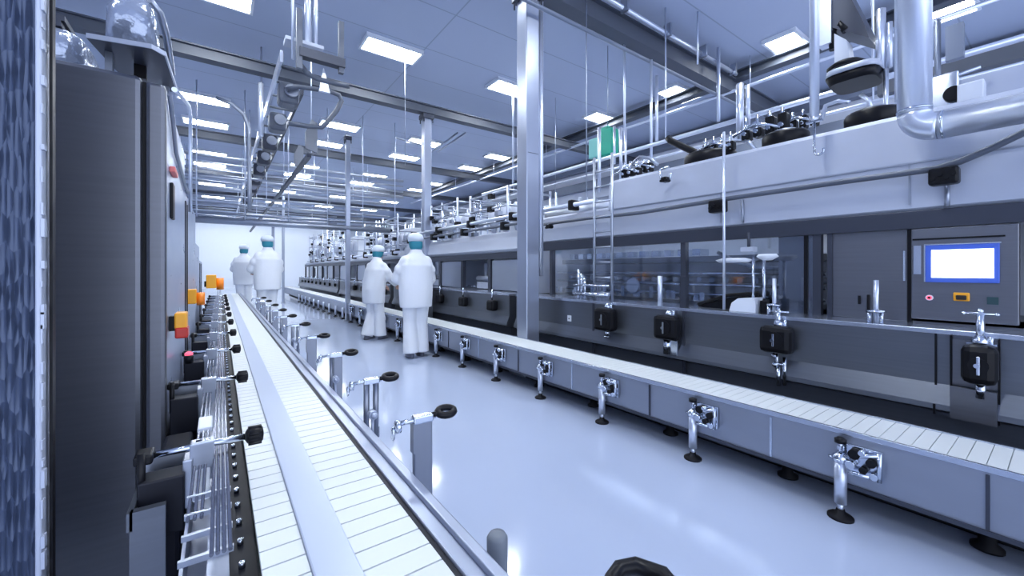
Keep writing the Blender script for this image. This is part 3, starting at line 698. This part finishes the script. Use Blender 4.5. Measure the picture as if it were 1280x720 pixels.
# ------------------------------------------------------------------ further machines along the right
def far_machine(y0,y1,label,seed,htop,x0=XM,posts_n=5,win=True):
    random.seed(seed)
    t=thing('processing_machine',label,'machine',(4.2,(y0+y1)/2,0),'process machines in line')
    base(y0+.02,y1-.02,t)
    MB().box(XW-.03,XW+.08,y0,y1,ZH0-.1,ZH1-.1).build('header_beam','frame_dark',t)
    MB().prism([(XW,ZH1-.1),(XW-.04,ZH1-.05),(XW,htop-.1),(XW+.05,htop),(5.4,htop),(5.4,ZH1-.1)],'y',y0,y1).build('hood','hood',t)
    MB().box(4.6,4.7,y0,y1,.93,ZH0).build('inner_back','steel',t)
    n=posts_n; 
    for i in range(n+1):
        y=y0+.05+(y1-y0-.1)*i/n; MB().box(XW-.02,XW+.05,y-.04,y+.04,.93,ZH0-.1).build('window_post','frame_dark',t)
    for i in range(n):
        if (i+seed)%2:
            ya=y0+.05+(y1-y0-.1)*i/n+.06; yb=y0+.05+(y1-y0-.1)*(i+1)/n-.06
            MB().box(XW+.0,XW+.02,ya,yb,.95,ZH0-.12).build('door_panel','steel',t)
        else:
            ya=y0+.05+(y1-y0-.1)*i/n+.2
            b=MB()
            for j in range(3): b.cyl((4.0,ya+.2*j,.93),(4.0,ya+.2*j,1.4),.04)
            b.cyl((3.95,ya-.1,1.12),(3.95,ya+.6,1.12),.05); b.box(3.8,3.95,ya,ya+.4,.95,1.06); b.build('inner_cylinders','hood',t)
    for i in range(int((y1-y0)/.9)):
        y=y0+.4+i*.9
        w=MB().box(XM-.11,XM-.0,y-.09,y+.09,.66,.82,bev=.03).build('clamp_wheel','black',t) if seed<3 else MB().box(XM-.06,XM,y-.05,y+.05,.68,.8,bev=.02).build('clamp_wheel','black',t)
        MB().cyl((XM-.05,y,.82),(XM-.05,y,.98),.015).build('spindle','chrome',w)
    return t
far_machine(4.75,9.6,'second steel machine in the line, behind the two standing workers',1,HC+.62)
far_machine(9.8,15,'third steel machine in the line, beyond the left standing worker',2,HC+.40)
far_machine(15.2,24,'farthest steel machine at the distant end of the right line',3,HC+.40,posts_n=8)

# process tower: frame with hoppers, used above far machines
def tower(x,y,z0,h,label,seed,w=.9,dp=1.2):
    random.seed(seed)
    t=thing('pipe_tower',label,'pipe tower',(x,y,z0),'pipework towers above the far machines')
    for sx in (0,1):
        for sy in (0,1): MB().cyl((x+sx*w,y+sy*dp,z0),(x+sx*w,y+sy*dp,z0+h),.022,n=8).build('upright','pipe',t)
    b=MB()
    for j in range(3):
        z=z0+h*(.25+.33*j); 
        b.cyl((x,y,z),(x,y+dp,z),.018,n=8); b.cyl((x,y,z),(x+w,y,z),.018,n=8); b.cyl((x,y+dp,z),(x+w,y+dp,z),.018,n=8)
    b.build('crossbars','steel',t)
    b=MB()
    for j in range(3):
        yy=y+dp*(.2+.3*j); zz=z0+h*.25; b.lathe([(.03,zz-.12),(.05,zz-.05),(.11,zz+.08),(.11,zz+.28),(.04,zz+.36)],(x+w*.4,yy,0),n=14)
    b.build('hopper','hood',t)
    MB().box(x+w*.45,x+w*.95,y+dp*.1,y+dp*.8,z0+.002,z0+h*.7,bev=.02).build('white_case','white',t)
    for j in range(5):
        yy=y+dp*random.random(); MB().cyl((x+.05,yy,z0+.02),(x+.05,yy,z0+h*(.3+.6*random.random())),.016,n=8).build('tube','chrome',t)
        MB().box(x-.02,x+.08,yy-.05,yy+.05,z0+h*.2*j,z0+h*.2*j+.07).build('fitting','steel',t)
    for j in range(6):
        yy=y+dp*random.random(); zz=z0+h*random.random()*.8; MB().box(x-.04,x+.05,yy-.06,yy+.06,zz,zz+.09,bev=.01).build('valve','black',t)
    return t
TW=[(3.75,5.3,HC+.62,.75,'pipework tower on the second machine, nearest to the thick column'),(3.75,7.0,HC+.62,.8,'pipework tower on the second machine, right behind the slim column'),
    (4.3,8.8,HC+.62,1.0,'pipework tower above the gap between second and third machines'),(3.8,10.4,HC+.40,1.1,'pipework tower on the near half of the third machine'),
    (3.8,12.2,HC+.40,1.1,'pipework tower on the middle of the third machine'),(4.4,13.8,HC+.40,1.3,'taller pipework tower on the end of the third machine'),
    (3.8,15.6,HC+.40,1.3,'first pipework tower on the farthest machine'),(3.8,17.8,HC+.40,1.4,'second pipework tower on the farthest machine'),
    (3.8,20.0,HC+.40,1.4,'third pipework tower on the farthest machine'),(3.8,22.2,HC+.40,1.4,'last pipework tower on the farthest machine')]
TW+=[(5.6,6.2,HC+.0,1.6,'tall pipework tower behind the second machine'),(5.6,9.5,HC+.0,1.9,'tall pipework tower behind the near half of the third machine'),(5.6,12.5,HC+.0,2.0,'tall pipework tower behind the far half of the third machine'),(5.6,16.5,0,3.2,'tall pipework tower behind the farthest machine')]
TW=[(x,y,z if x<5 else 0,h if x<5 else h+(HC if z else 0),l) for x,y,z,h,l in TW]
for i,(x,y,z,h,l) in enumerate(TW): tower(x,y,z,h,l,20+i)
# deep background machinery right of the aisle beyond the near machines
def tank(x,y,r,h,label,z0=0):
    t=thing('steel_tank',label,'tank',(x,y,z0),'tall tanks in the right background')
    MB().lathe([(r*.3,z0+.5),(r,z0+.9),(r,z0+h),(r*.85,z0+h+.15),(r*.2,z0+h+.25)],(x,y,0),n=24).build('vessel','hood',t)
    for a in (.8,2.4,4,5.5): MB().cyl((x+r*.8*math.cos(a),y+r*.8*math.sin(a),z0),(x+r*.8*math.cos(a),y+r*.8*math.sin(a),z0+1.1),.04,n=8).build('leg','steel',t)
    MB().cyl((x,y,z0+h+.2),(x,y,z0+h+.8),.04,n=8).cyl((x-.3,y,z0+h+.5),(x+.3,y,z0+h+.5),.025,n=8).build('outlet','pipe',t)
for x,y,r,h,l in ((7.3,7.2,.7,2.3,'steel tank seen through the gap right of the thick column'),(7.4,10.5,.7,2.5,'steel tank behind the second machine'),(7.2,14,.7,2.7,'steel tank behind the third machine'),(7.2,18,.7,2.7,'steel tank behind the farthest machine')): tank(x,y,r,h,l)

# pipe rack crossing the hall at y=10.8
t=thing('pipe_rack','rack of parallel pipes crossing the hall above the two standing workers','pipe rack',(1.5,10.8,2.3))
for z,r in ((HC+1.08,.075),(HC+1.24,.03),(HC+1.45,.022),(HC+1.62,.022),(HC+2.05,.022)):
    MB().cyl((-.6,10.8,z),(3.72,10.8,z),r).build('pipe','steel',t)
for i in range(6): MB().cyl((-.4+i*.85,10.75,HC+1.05),(-.4+i*.85,10.75,CZ-.002),.012).build('hanger','pipe',t)
for k,(yy,zz) in enumerate(((14.5,HC+2.70),(16.4,HC+2.70),(20.5,HC+2.70),(25,HC+2.70))):
    t=thing('pipe_rack',['second pipe rack crossing the hall behind the nearest one','third pipe rack crossing the hall','fourth pipe rack crossing the hall','farthest pipe rack crossing the hall before the bright wall'][k],'pipe rack',(1.5,yy,zz))
    for j,r in enumerate((.06,.03,.03,.05)): MB().cyl((-3,yy,zz+j*.2),(5.5,yy,zz+j*.2),r,n=8).build('pipe','steel',t)
    for i in range(5): MB().cyl((-2.6+i*1.7,yy,zz),(-2.6+i*1.7,yy,CZ-.002),.014,n=6).build('hanger','pipe',t)

for (y0,y1,z,x,r,m_,l) in ((3.3,9.4,HC+.83,3.62,.03,'pipe','pale pipe running lengthwise past the thick column above the lower hood'),(4.8,9.5,HC+.70,3.60,.02,'hose','dark pipe running lengthwise along the second machine hood'),
    (9.9,23,HC+.46,3.66,.035,'pipe','pale pipe running lengthwise along the distant machines')):
    t=thing('side_pipe',l,'pipe',(x,y0,z)); MB().cyl((x,y0,z),(x,y1,z),r).build('tube',m_,t)
    y=y0+.4
    while y<y1: MB().box(x-.05,x+.09,y-.04,y+.04,z-.07,z+.06,bev=.015).build('clamp','black',t); y+=1.3
# sprinkler branch pipes
for (x,y,z0,l) in ((2.75,7.15,3.2,'thin faint rod hanging at the right end of the big bright lamp'),(6.3,7.0,3.0,'thin rod hanging from the ceiling between column and green box'),(3.0,12.4,2.9,'thin rod hanging behind the slim column')):
    tag(MB().cyl((x,y,z0),(x,y,CZ-.002),.006,n=8).build('hanger_rod','steel'),l,'rod')
# fan-shaped struts near the slim column
t=thing('strut_frame','pair of slanting struts beside the head of the slim column','strut',(4.2,9.0,3.6))
for k in (0,7): MB().cyl(at(540+k,190,y=9.0),at(572+k*1.4,166,y=9.0),.022).build('strut','steel',t)
MB().cyl(at(495,172,y=9.0),at(536,184,y=9.0),.022).build('strut','steel',t)

# ------------------------------------------------------------------ overhead cable tray
ZTy=HC+2.5
ct=thing('cable_tray','long overhead tray with dark drive boxes hanging above the left conveyor','cable tray',(.8,6,ZTy))
MB().box(.58,.61,5.5,26,ZTy-.02,ZTy+.12).build('left_rail','pipe',ct)
MB().box(.92,.95,6.3,26,ZTy-.04,ZTy+.06).build('right_rail','frame_dark',ct)
b=MB(); y=5.6
while y<25: MB().box(.6,.93,y,y+.05,ZTy-.02,ZTy).build('rung','steel_dark',ct); y+=.5
b.bm.free()
for i in range(9):
    y=6.0+i*1.25
    bx=MB().box(.62,.62+.24,y,y+.30,ZTy-.30,ZTy-.02,bev=.05).build('drive_box','hose' if i<2 else 'frame_dark',ct)
    MB().cyl((.76,y-.05,ZTy-.15),(.76,y,ZTy-.15),.08).build('motor_cap','side',bx)
MB().tube([at(u,v,y=5.9) for u,v in ((358,112),(372,108),(412,114),(424,119),(427,126),(421,138),(408,154),(402,159),(385,158),(360,154))],.032,n=8).build('loop_frame','hose',ct)
# hanging head frame
yh=5.0; z_=at(400,78,y=yh).z; hx0=at(374,60,y=yh).x; hx1=at(426,60,y=yh).x
MB().box(hx0,hx1+.04,yh-.05,yh+.05,z_,z_+.10).build('cross_member','frame_dark',ct)
MB().tube([at(u,v,y=yh+.1) for u,v in ((374,78),(384,92),(398,99),(418,104),(436,108))],.030,n=8).build('curved_tube','hose',ct)
MB().box(hx0-.03,hx0+.03,yh-.03,yh+.03,at(374,86,y=yh).z,at(374,12,y=yh).z).build('head_post','hose',ct)
MB().box(hx1-.025,hx1+.03,yh-.03,yh+.03,at(426,92,y=yh).z,at(426,28,y=yh).z).build('head_post','hose',ct)
MB().prism([(hx0+.22,z_-.28),(hx0+.27,z_),(hx0+.34,z_-.28)],'y',yh+.1,yh+.14).build('wedge','pipe',ct)
MB().cyl((hx0-.05,yh+.1,z_),(hx0-.05,yh+.1,CZ-.002),.016).cyl((.86,yh+.4,z_+.3),(.86,yh+.4,CZ-.002),.035).cyl((.95,yh+.4,z_+.3),(.95,yh+.4,CZ-.002),.02).build('hanging_rod','pipe',ct)
MB().box(.6,1.0,yh+.2,yh+.4,z_+.26,z_+.30).build('top_plate','hood',ct)
for y in (8.5,12,16,20): MB().cyl((.60,y,ZTy),(.60,y,CZ-.002),.014).cyl((.94,y,ZTy),(.94,y,CZ-.002),.014).build('hanging_rod','pipe',ct)
# side rail with fins
sr=thing('suspended_rail','dark suspended rail with hanging fins, right of the overhead tray','rail',(1.2,9,HC+1.75))
zz=HC+1.78; MB().box(1.09,1.15,6.9,22,zz-.03,zz+.03).build('beam','frame_dark',sr)
for (y,w,h) in ((6.7,.16,.5),(7.9,.14,.42)):
    MB().prism([(1.12-w/2,zz+.05),(1.12+w/2,zz+.0),(1.12+w/2,zz+h*.9),(1.12,zz+h),(1.12-w/2,zz+h*.6)],'y',y,y+.06).build('fin','steel_dark',sr)
for y in (6.75,10,14,18): MB().cyl((1.12,y,zz),(1.12,y,CZ-.002),.010,n=8).build('hanging_rod','pipe',sr)

# ------------------------------------------------------------------ left cabinets
def cab(x0,x1,y0,y1,z1,label,door,narrow=True):
    t=thing('steel_cabinet',label,'cabinet',((x0+x1)/2,(y0+y1)/2,0),'steel cabinets on the left')
    b=MB().box(x0,x1,y0+.02,y1,.02,z1,bev=.02); b.build('body','sideface',t)
    MB().box(x0+.03,x1-.03,y0+.05,y1-.03,0,.03).build('plinth','black',t)
    return t
YC=2.0
ca=thing('steel_cabinet','tall dark brushed-steel cabinet in the left foreground','cabinet',(-.5,2.4,0),'steel cabinets on the left')
MB().box(-1.0,-.170,YC+.03,3.1,.02,1.975,bev=.015).build('body','sideface',ca)
dr=MB().box(-.99,-.232,YC-.005,YC+.035,.03,1.985,bev=.018).build('door','steel_door',ca)
MB().box(-.224,-.165,YC-.005,YC+.05,.03,1.97,bev=.014).build('corner_post','steel_door',ca)
MB().box(-.233,-.223,YC+.015,YC+.03,.03,1.97).build('door_gap','black',ca)
MB().box(-.99,-.18,YC+.03,3.0,0,.03).build('plinth','black',ca)
# side fittings on cabinet right face
xs=-.170
def onside(u,v,x=xs): return at(u,v,x=x)
p=onside(213,247); MB().box(xs,xs+.012,p.y-.03,p.y+.05,p.z-.09,p.z+.06,bev=.004).build('side_handle','black',ca)
p=onside(212,212); MB().box(xs,xs+.02,p.y-.02,p.y+.12,p.z-.012,p.z+.012,bev=.004).build('warning_strip','salmon',ca)
# second, third cabinets
c2=cab(-1.0,-.178,3.15,4.6,1.78,'lower steel cabinet just behind the tall foreground cabinet','steel')
MB().box(-.178,-.17,3.2,3.28,.03,1.7).build('dark_post','frame_dark',c2)
MB().box(-.178,-.172,3.4,3.42,.1,1.7).build('door_gap','black',c2)
c3=cab(-1.0,-.23,4.7,7.0,1.60,'third steel cabinet from the camera in the left row','steel')
c4=cab(-1.0,-.30,7.2,10.5,1.45,'farthest steel cabinet in the left row','steel')
MB().box(-.232,-.222,4.9,5.0,.03,1.5).build('dark_post','frame_dark',c3)
for i in range(5): MB().box(-.30,-.29,7.4+i*.6,7.46+i*.6,.03,1.4).build('dark_post','frame_dark',c4)
# emergency switches
def estop(u,v,x,s,label,red=True):
    p=at(u,v,x=x); t=thing('emergency_switch',label,'switch',(x,p.y,p.z),'emergency switches on the left cabinets')
    MB().box(x-.0,x+.04*s,p.y-.05*s,p.y+.04*s,p.z-.02*s,p.z+.045*s,bev=.006).build('housing','yellow',t)
    b=MB()
    if red: b.box(x+.002*s,x+.044*s,p.y-.055*s,p.y+.035*s,p.z-.058*s,p.z-.014*s,bev=.006); b.build('red_cover','red',t)
    else: b.cyl((x+.04*s,p.y,p.z),(x+.07*s,p.y,p.z),.03*s); b.build('button','orange',t)
    MB().box(max(x-.045*s,x-.018),x,p.y-.02*s,p.y+.02*s,p.z-.03,p.z+.03).build('mount','black',t)
    return t
estop(219,404,-.150,1.0,'yellow switch box with a red lower half beside the tall cabinet')
estop(232,374,-.19,1.5,'orange round-headed switch just behind the yellow and red one',False)
estop(258,355,-.12,2.2,'farthest orange switch at the end of the left row',False)
p=at(236,446,x=-.12); t=thing('indicator_lamp','small pink indicator lamp low beside the guide rods','lamp',p)
MB().lathe([(.018,-.03),(.02,0),(.012,.01)],(p.x,p.y,p.z)).build('socket','black',t); MB().lathe([(.016,.008),(.016,.018),(.008,.024)],(p.x,p.y,p.z)).build('lens','pink',t)
# dark drive units fixed along the left side of the conveyor
MB().box(-.160,-.075,1.25,10,.02,.50).build('trunk','steel_dark',lc)
for i in range(22): MB().box(-.158,-.08,1.3+i*.4,1.5+i*.4,.5,.68,bev=.01).build('drive_unit','darkgap',lc)
b=MB(); b.box(-.16,-.10,1.2,1.22,.1,.74); b.box(-.16,-.10,1.45,1.46,.1,.74); b.box(-.165,-.155,1.2,1.46,.7,.74); b.build('end_frame','steel_dark',lc)
# overhead tray above cabinet
t=thing('wrapped_tray','dark-bottomed angled tray carrying a plastic-wrapped steel case on top of the tall cabinet','tray',(-.3,2.1,2.0))
zz=HC+.80
P_=[(-.373,1.985),(-.20,1.945),(-.168,1.985),(-.158,2.36),(-.25,2.36),(-.335,2.25)]
MB().prism(P_,'z',zz,zz+.012).build('tray_plate','frame_dark',t)
MB().prism([(-.373,1.98),(-.20,1.94),(-.163,1.98),(-.153,2.36),(-.158,2.36),(-.168,1.985),(-.20,1.945),(-.373,1.985)],'z',zz,zz+.016).build('tray_lip','hood',t)
MB().box(-.27,-.235,2.12,2.15,zz-.05,zz).build('bracket','black',t)
MB().loft([((-.27,2.14,zz+.013),.075,.12,.5),((-.27,2.14,zz+.17),.07,.11,.5),((-.26,2.14,zz+.26),.04,.07,.6)]).build('wrapped_case',mat('clear_wrap',(.4,.45,.56),.15,.5,noise=14,bump=1.),t)
MB().tube([(-.21,2.0,zz+.20),(-.185,2.03,zz+.18),(-.17,2.08,zz+.12),(-.163,2.2,zz+.02)],.012).build('curved_bracket','steel',t)
MB().box(-.34,-.32,2.06,2.09,1.985,zz).build('support','steel',t); MB().box(-.2,-.18,2.30,2.33,1.975,zz).build('support','steel',t)
t=thing('wrapped_box','crumpled plastic-wrapped box on top of the tall cabinet behind the dimpled panel','box',(-.62,2.2,1.985))
MB().loft([((-.62,2.3,1.986),.2,.16,.5),((-.62,2.3,2.13),.21,.17,.4),((-.60,2.3,2.16),.17,.14,.5)]).build('wrapped_body',bpy.data.materials['clear_wrap'],t)
MB().box(-.75,-.47,2.16,2.44,2.161,2.175).box(-.75,-.47,2.2,2.4,2.2,2.22).box(-.74,-.72,2.2,2.4,2.175,2.2).box(-.5,-.48,2.2,2.4,2.175,2.2).build('slatted_lid','frame_dark',t)
# conduits beside cabinets
pts=[at(u,v,x=-.15) for u,v in ((218,112),(228,122),(236,132),(238,145),(238,200),(238,265))]
pipe('conduit',pts,.010,'pipe','pale conduit bending down beside the top right of the tall cabinet')
pts=[at(u,v,x=-.16) for u,v in ((212,118),(216,150),(220,190),(232,235),(238,245))]
pipe('cable',pts,.008,'side','drooping grey cable beside the tall cabinet',cat='cable')
pts=[at(u,v,y=9) for u,v in ((270,122),(290,130),(305,143),(311,160),(312,240),(312,262))]
pipe('conduit',pts,.035,'side','curved conduit bending down left of the overhead tray')
pipe('hanging_post',[at(326,v,y=8) for v in (104,170)],.04,'pipe','short pale hanging post just left of the overhead tray',cat='post')
# dimpled panel at far left
pn=thing('dimpled_panel','dark blue dimpled panel filling the far left edge of the view','panel',(-.8,1.3,0))
MB().box(-1.4,-.318,1.30,1.32,.02,2.4).build('sheet','dimple',pn)
b=MB().box(-.318,-.308,1.285,1.335,.0,2.4,bev=.003); random.seed(5); z=.1
while z<2.35:
    b.box(-.309,-.3065+random.random()*.003,1.283,1.30,z,z+.01+random.random()*.03); z+=.03+random.random()*.05
b.build('edge_strip','hood',pn)
MB().box(-.303,-.298,1.31,1.33,0,2.4).build('dark_seal','black',pn)

# ------------------------------------------------------------------ people
def voxel(mb, name, m, parent, size=.012, smooth=6):
    o = mb.build(name, m, parent)
    r = o.modifiers.new('r','REMESH'); r.mode='VOXEL'; r.voxel_size=size; r.use_smooth_shade=True
    s = o.modifiers.new('s','SMOOTH'); s.iterations=smooth; s.factor=.5
    dg = bpy.context.evaluated_depsgraph_get(); me = bpy.data.meshes.new_from_object(o.evaluated_get(dg))
    o.modifiers.clear(); o.data = me
    for p in me.polygons: p.use_smooth = True
    return o
def seg(mb, a, b, ra, rb, n=12):
    mb.cyl(a,b,ra,rb,n=n); mb.ball(a,ra,seg=n); mb.ball(b,rb,seg=n)
def person(loc, rot, pose, label, z0=0., scale=1.):
    t=thing('person',label,'person',(0,0,0))
    V=Vector
    # local frame: facing +Y, x to the right
    hd=V((0,.02+pose.get('lean',0)*1.1,1.575)); ln=pose.get('lean',0)
    neck=V((0,ln*.9,1.46)); chest=V((0,ln*.7,1.28)); waist=V((0,ln*.2,1.05)); hip=V((0,0,.92))
    arms=pose['arms']; legs=pose['legs']
    B=MB()
    B.ball(hd+V((0,.005,.03)),.095,.82,1.0,1.18,seg=20); B.ball(hd+V((0,.035,-.045)),.06,.85,.9,1.0)
    B.ball(hd+V((0,.105,-.01)),.016,.8,1.2,1.4); B.ball(hd+V((0,.097,-.055)),.018,1.2,.5,.5); B.ball(hd+V((-.03,.09,.03)),.013); B.ball(hd+V((.03,.09,.03)),.013)
    for sx in (-1,1): B.ball(hd+V((sx*.080,0,.0)),.026,.4,.8,1.2)
    seg(B,hd+V((0,-.01,-.06)),neck,.052,.058)
    B.loft([(waist+V((0,0,-.12)),.15,.10),(waist,.135,.095),(chest,.165,.11),(chest+V((0,0,.08)),.14,.09),(neck+V((0,0,-.02)),.07,.06)])
    for sx,(el,wr) in zip((-1,1),arms):
        sh=V((sx*.175,ln*.85,1.40)); el=V(el); wr=V(wr)
        sh=V((sx*.14,ln*.85,1.33)); seg(B,V((sx*.06,ln*.85,1.35)),sh,.05,.045); seg(B,sh,el,.050,.040); seg(B,el,wr,.040,.026)
        d=(wr-el).normalized(); side=d.cross(V((0,0,1)));
        if side.length<.1: side=V((0,1,0))
        side.normalize(); nrm=side.cross(d)
        palm=wr+d*.075; seg(B,wr,palm,.026,.030); seg(B,wr+side*.02,palm+side*.025,.018,.016); seg(B,wr-side*.02,palm-side*.025,.018,.016)
        for j,L in enumerate((.062,.072,.066,.052)):
            o_=palm+side*(.033-.022*j); k1=o_+d*L*.6-nrm*.008; k2=k1+d*L*.45-nrm*.03
            seg(B,o_,k1,.0095,.009,8); seg(B,k1,k2,.009,.008,8)
        th=wr+d*.02+side*.028; k=th+side*.035+d*.03; seg(B,th,k,.012,.011,8); seg(B,k,k+d*.03,.010,.009,8)
    for sx,(kn,an) in zip((-1,1),legs):
        hj=V((sx*.09,0,.90)); kn=V(kn); an=V(an); seg(B,hj,kn,.085,.055); seg(B,kn,an,.055,.038); seg(B,an,an+V((0,.1,-.04)),.035,.032)
    body=voxel(B,'body','skin',t,.008,3)
    # coat
    K=MB()
    hem=pose.get('hem',.72)
    K.loft([((0,0,hem),.225,.165),((0,0,.92),.24,.17),(waist,.24,.165),(chest,.235,.165),(V((0,ln*.85,1.37)),.19,.135),(V((0,ln*.87,1.42)),.14,.11),(V((0,ln*.9,1.455)),.10,.09),(V((0,ln*.95,1.50)),.078,.078),(V((0,ln*1.0,1.53)),.07,.072)],n=28)
    for sx,(el,wr) in zip((-1,1),arms):
        sh=V((sx*.15,ln*.85,1.345)); el=V(el); wr=V(wr); we=el+(wr-el)*.88
        seg(K,sh,el,.080,.085); seg(K,el,we,.078,.055)
        K.ball((sh+el)/2+V((sx*.01,-.01,0)),.092)
    voxel(K,'coat','cloth',t,.014,5)
    Tm=MB()
    for sx,(kn,an) in zip((-1,1),legs):
        hj=V((sx*.09,0,.88)); kn=V(kn); an=V(an)
        seg(Tm,hj,kn,.115,.088); Tm.cyl(kn,an+V((0,-.01,-.02)),.090,.112,n=14); Tm.ball(kn+V((.01,.02,-.1)),.09)
    voxel(Tm,'trousers','cloth',t,.014,4)
    for sx,(kn,an) in zip((-1,1),legs):
        an=V(an); MB().loft([((an.x,an.y+.06,0.001),.048,.135),((an.x,an.y+.06,.03),.05,.135),((an.x,an.y+.03,.075),.042,.09),((an.x,an.y-.01,.11),.04,.05)]).build('shoe','shoe',t)
    # cap: teal band low, white crown on top, veil at the back
    MB().loft([(hd+V((0,-.028,-.075)),.070,.062),(hd+V((0,-.020,-.03)),.092,.095),(hd+V((0,-.005,.03)),.093,.108),(hd+V((0,-.005,.075)),.088,.102)],n=24).build('hair_net','teal',t)
    MB().loft([(hd+V((0,0,.045)),.100,.114),(hd+V((0,0,.09)),.112,.124),(hd+V((0,0,.14)),.095,.105),(hd+V((0,0,.168)),.045,.05)],n=24).build('cap_crown','veil',t)
    t.location=(loc[0],loc[1],z0); t.rotation_euler=(0,0,rot); t.scale=(scale,)*3
    return t
back_pose={'arms':(((-.24,.10,1.10),(-.15,.30,1.05)),((.24,.08,1.09),(.16,.28,1.01))),'legs':(((-.085,.02,.48),(-.08,-.02,.085)),((.085,.03,.48),(.085,.04,.085))),'hem':.70}
side_pose={'arms':(((-.22,.20,1.12),(-.16,.42,.98)),((.24,.16,1.14),(.15,.42,1.0))),'legs':(((-.09,.05,.48),(-.10,-.06,.085)),((.09,.06,.48),(.10,.08,.085))),'lean':.09,'hem':.66}
pr=at(520,446,z=0); pl=at(467,424,z=0)
person((pr.x,pr.y),-math.radians(4),back_pose,'person in white overall and teal hair net, back turned, right of the standing pair',scale=1.045)
person((pl.x,pl.y),-math.radians(62),side_pose,'person in white with teal hair net, half turned, forearms raised, left of standing pair',scale=1.0)
for (x,y,r,l) in ((.74,9.0,.3,'person in white on the step platform beside the far part of the left conveyor'),(.50,12.5,-.2,'farthest person in white, beyond the end of the left conveyor')):
    sp=thing('step_platform','low grey step platform under the '+('nearer' if y<10 else 'farther')+' worker at the left conveyor','platform',(x,y,0))
    MB().box(x-.22,x+.3,y-.35,y+.35,.16,.2,bev=.01).build('deck','steel',sp)
    for sx in (-.2,.28):
        for sy in (-.32,.32): MB().box(x+sx-.015,x+sx+.015,y+sy-.015,y+sy+.015,0,.16).build('leg','steel',sp)
    person((x,y),r,back_pose,l,z0=.2)
# equipment between the standing workers and the machine
t=thing('control_pedestal','dark control pedestal with small white parts standing between the two workers','pedestal',(2.95,7.6,0))
px,py=at(490,400,y=7.4).x,7.4
MB().box(3.02,3.3,py-.25,py+.25,.075,1.35,bev=.01).build('housing','steel_dark',t)
MB().box(2.98,3.02,py-.1,py+.12,.62,.72,bev=.01).box(2.98,3.02,py-.18,py+.05,.95,1.0,bev=.01).build('white_parts','white',t)
MB().box(3.0,3.32,py-.27,py+.27,1.35,1.39).build('top','base_top',t)

# ------------------------------------------------------------------ world, camera, view
w=bpy.data.worlds.new('World'); bpy.context.scene.world=w; w.use_nodes=True
bg=w.node_tree.nodes['Background']; bg.inputs['Color'].default_value=(.62,.70,.88,1); bg.inputs['Strength'].default_value=1.6
cam=bpy.data.cameras.new('Camera'); co=bpy.data.objects.new('Camera',cam); C.objects.link(co)
co.location=(0,0,HC); co.rotation_euler=(PI/2,0,-YAW)
cam.sensor_width=36; cam.lens=36*F/1280; cam.shift_y=-(360-OR)/1280; cam.clip_start=.02; cam.clip_end=200
sc=bpy.context.scene; sc.camera=co
sc.view_settings.view_transform='Standard'; sc.view_settings.look='None'; sc.view_settings.gamma=1; sc.view_settings.use_curve_mapping=False
sc.view_settings.exposure=.85
sc.cycles.max_bounces=8; sc.cycles.diffuse_bounces=4; sc.cycles.glossy_bounces=5; sc.cycles.transparent_max_bounces=8
sc.cycles.use_denoising=True; sc.cycles.sample_clamp_indirect=6
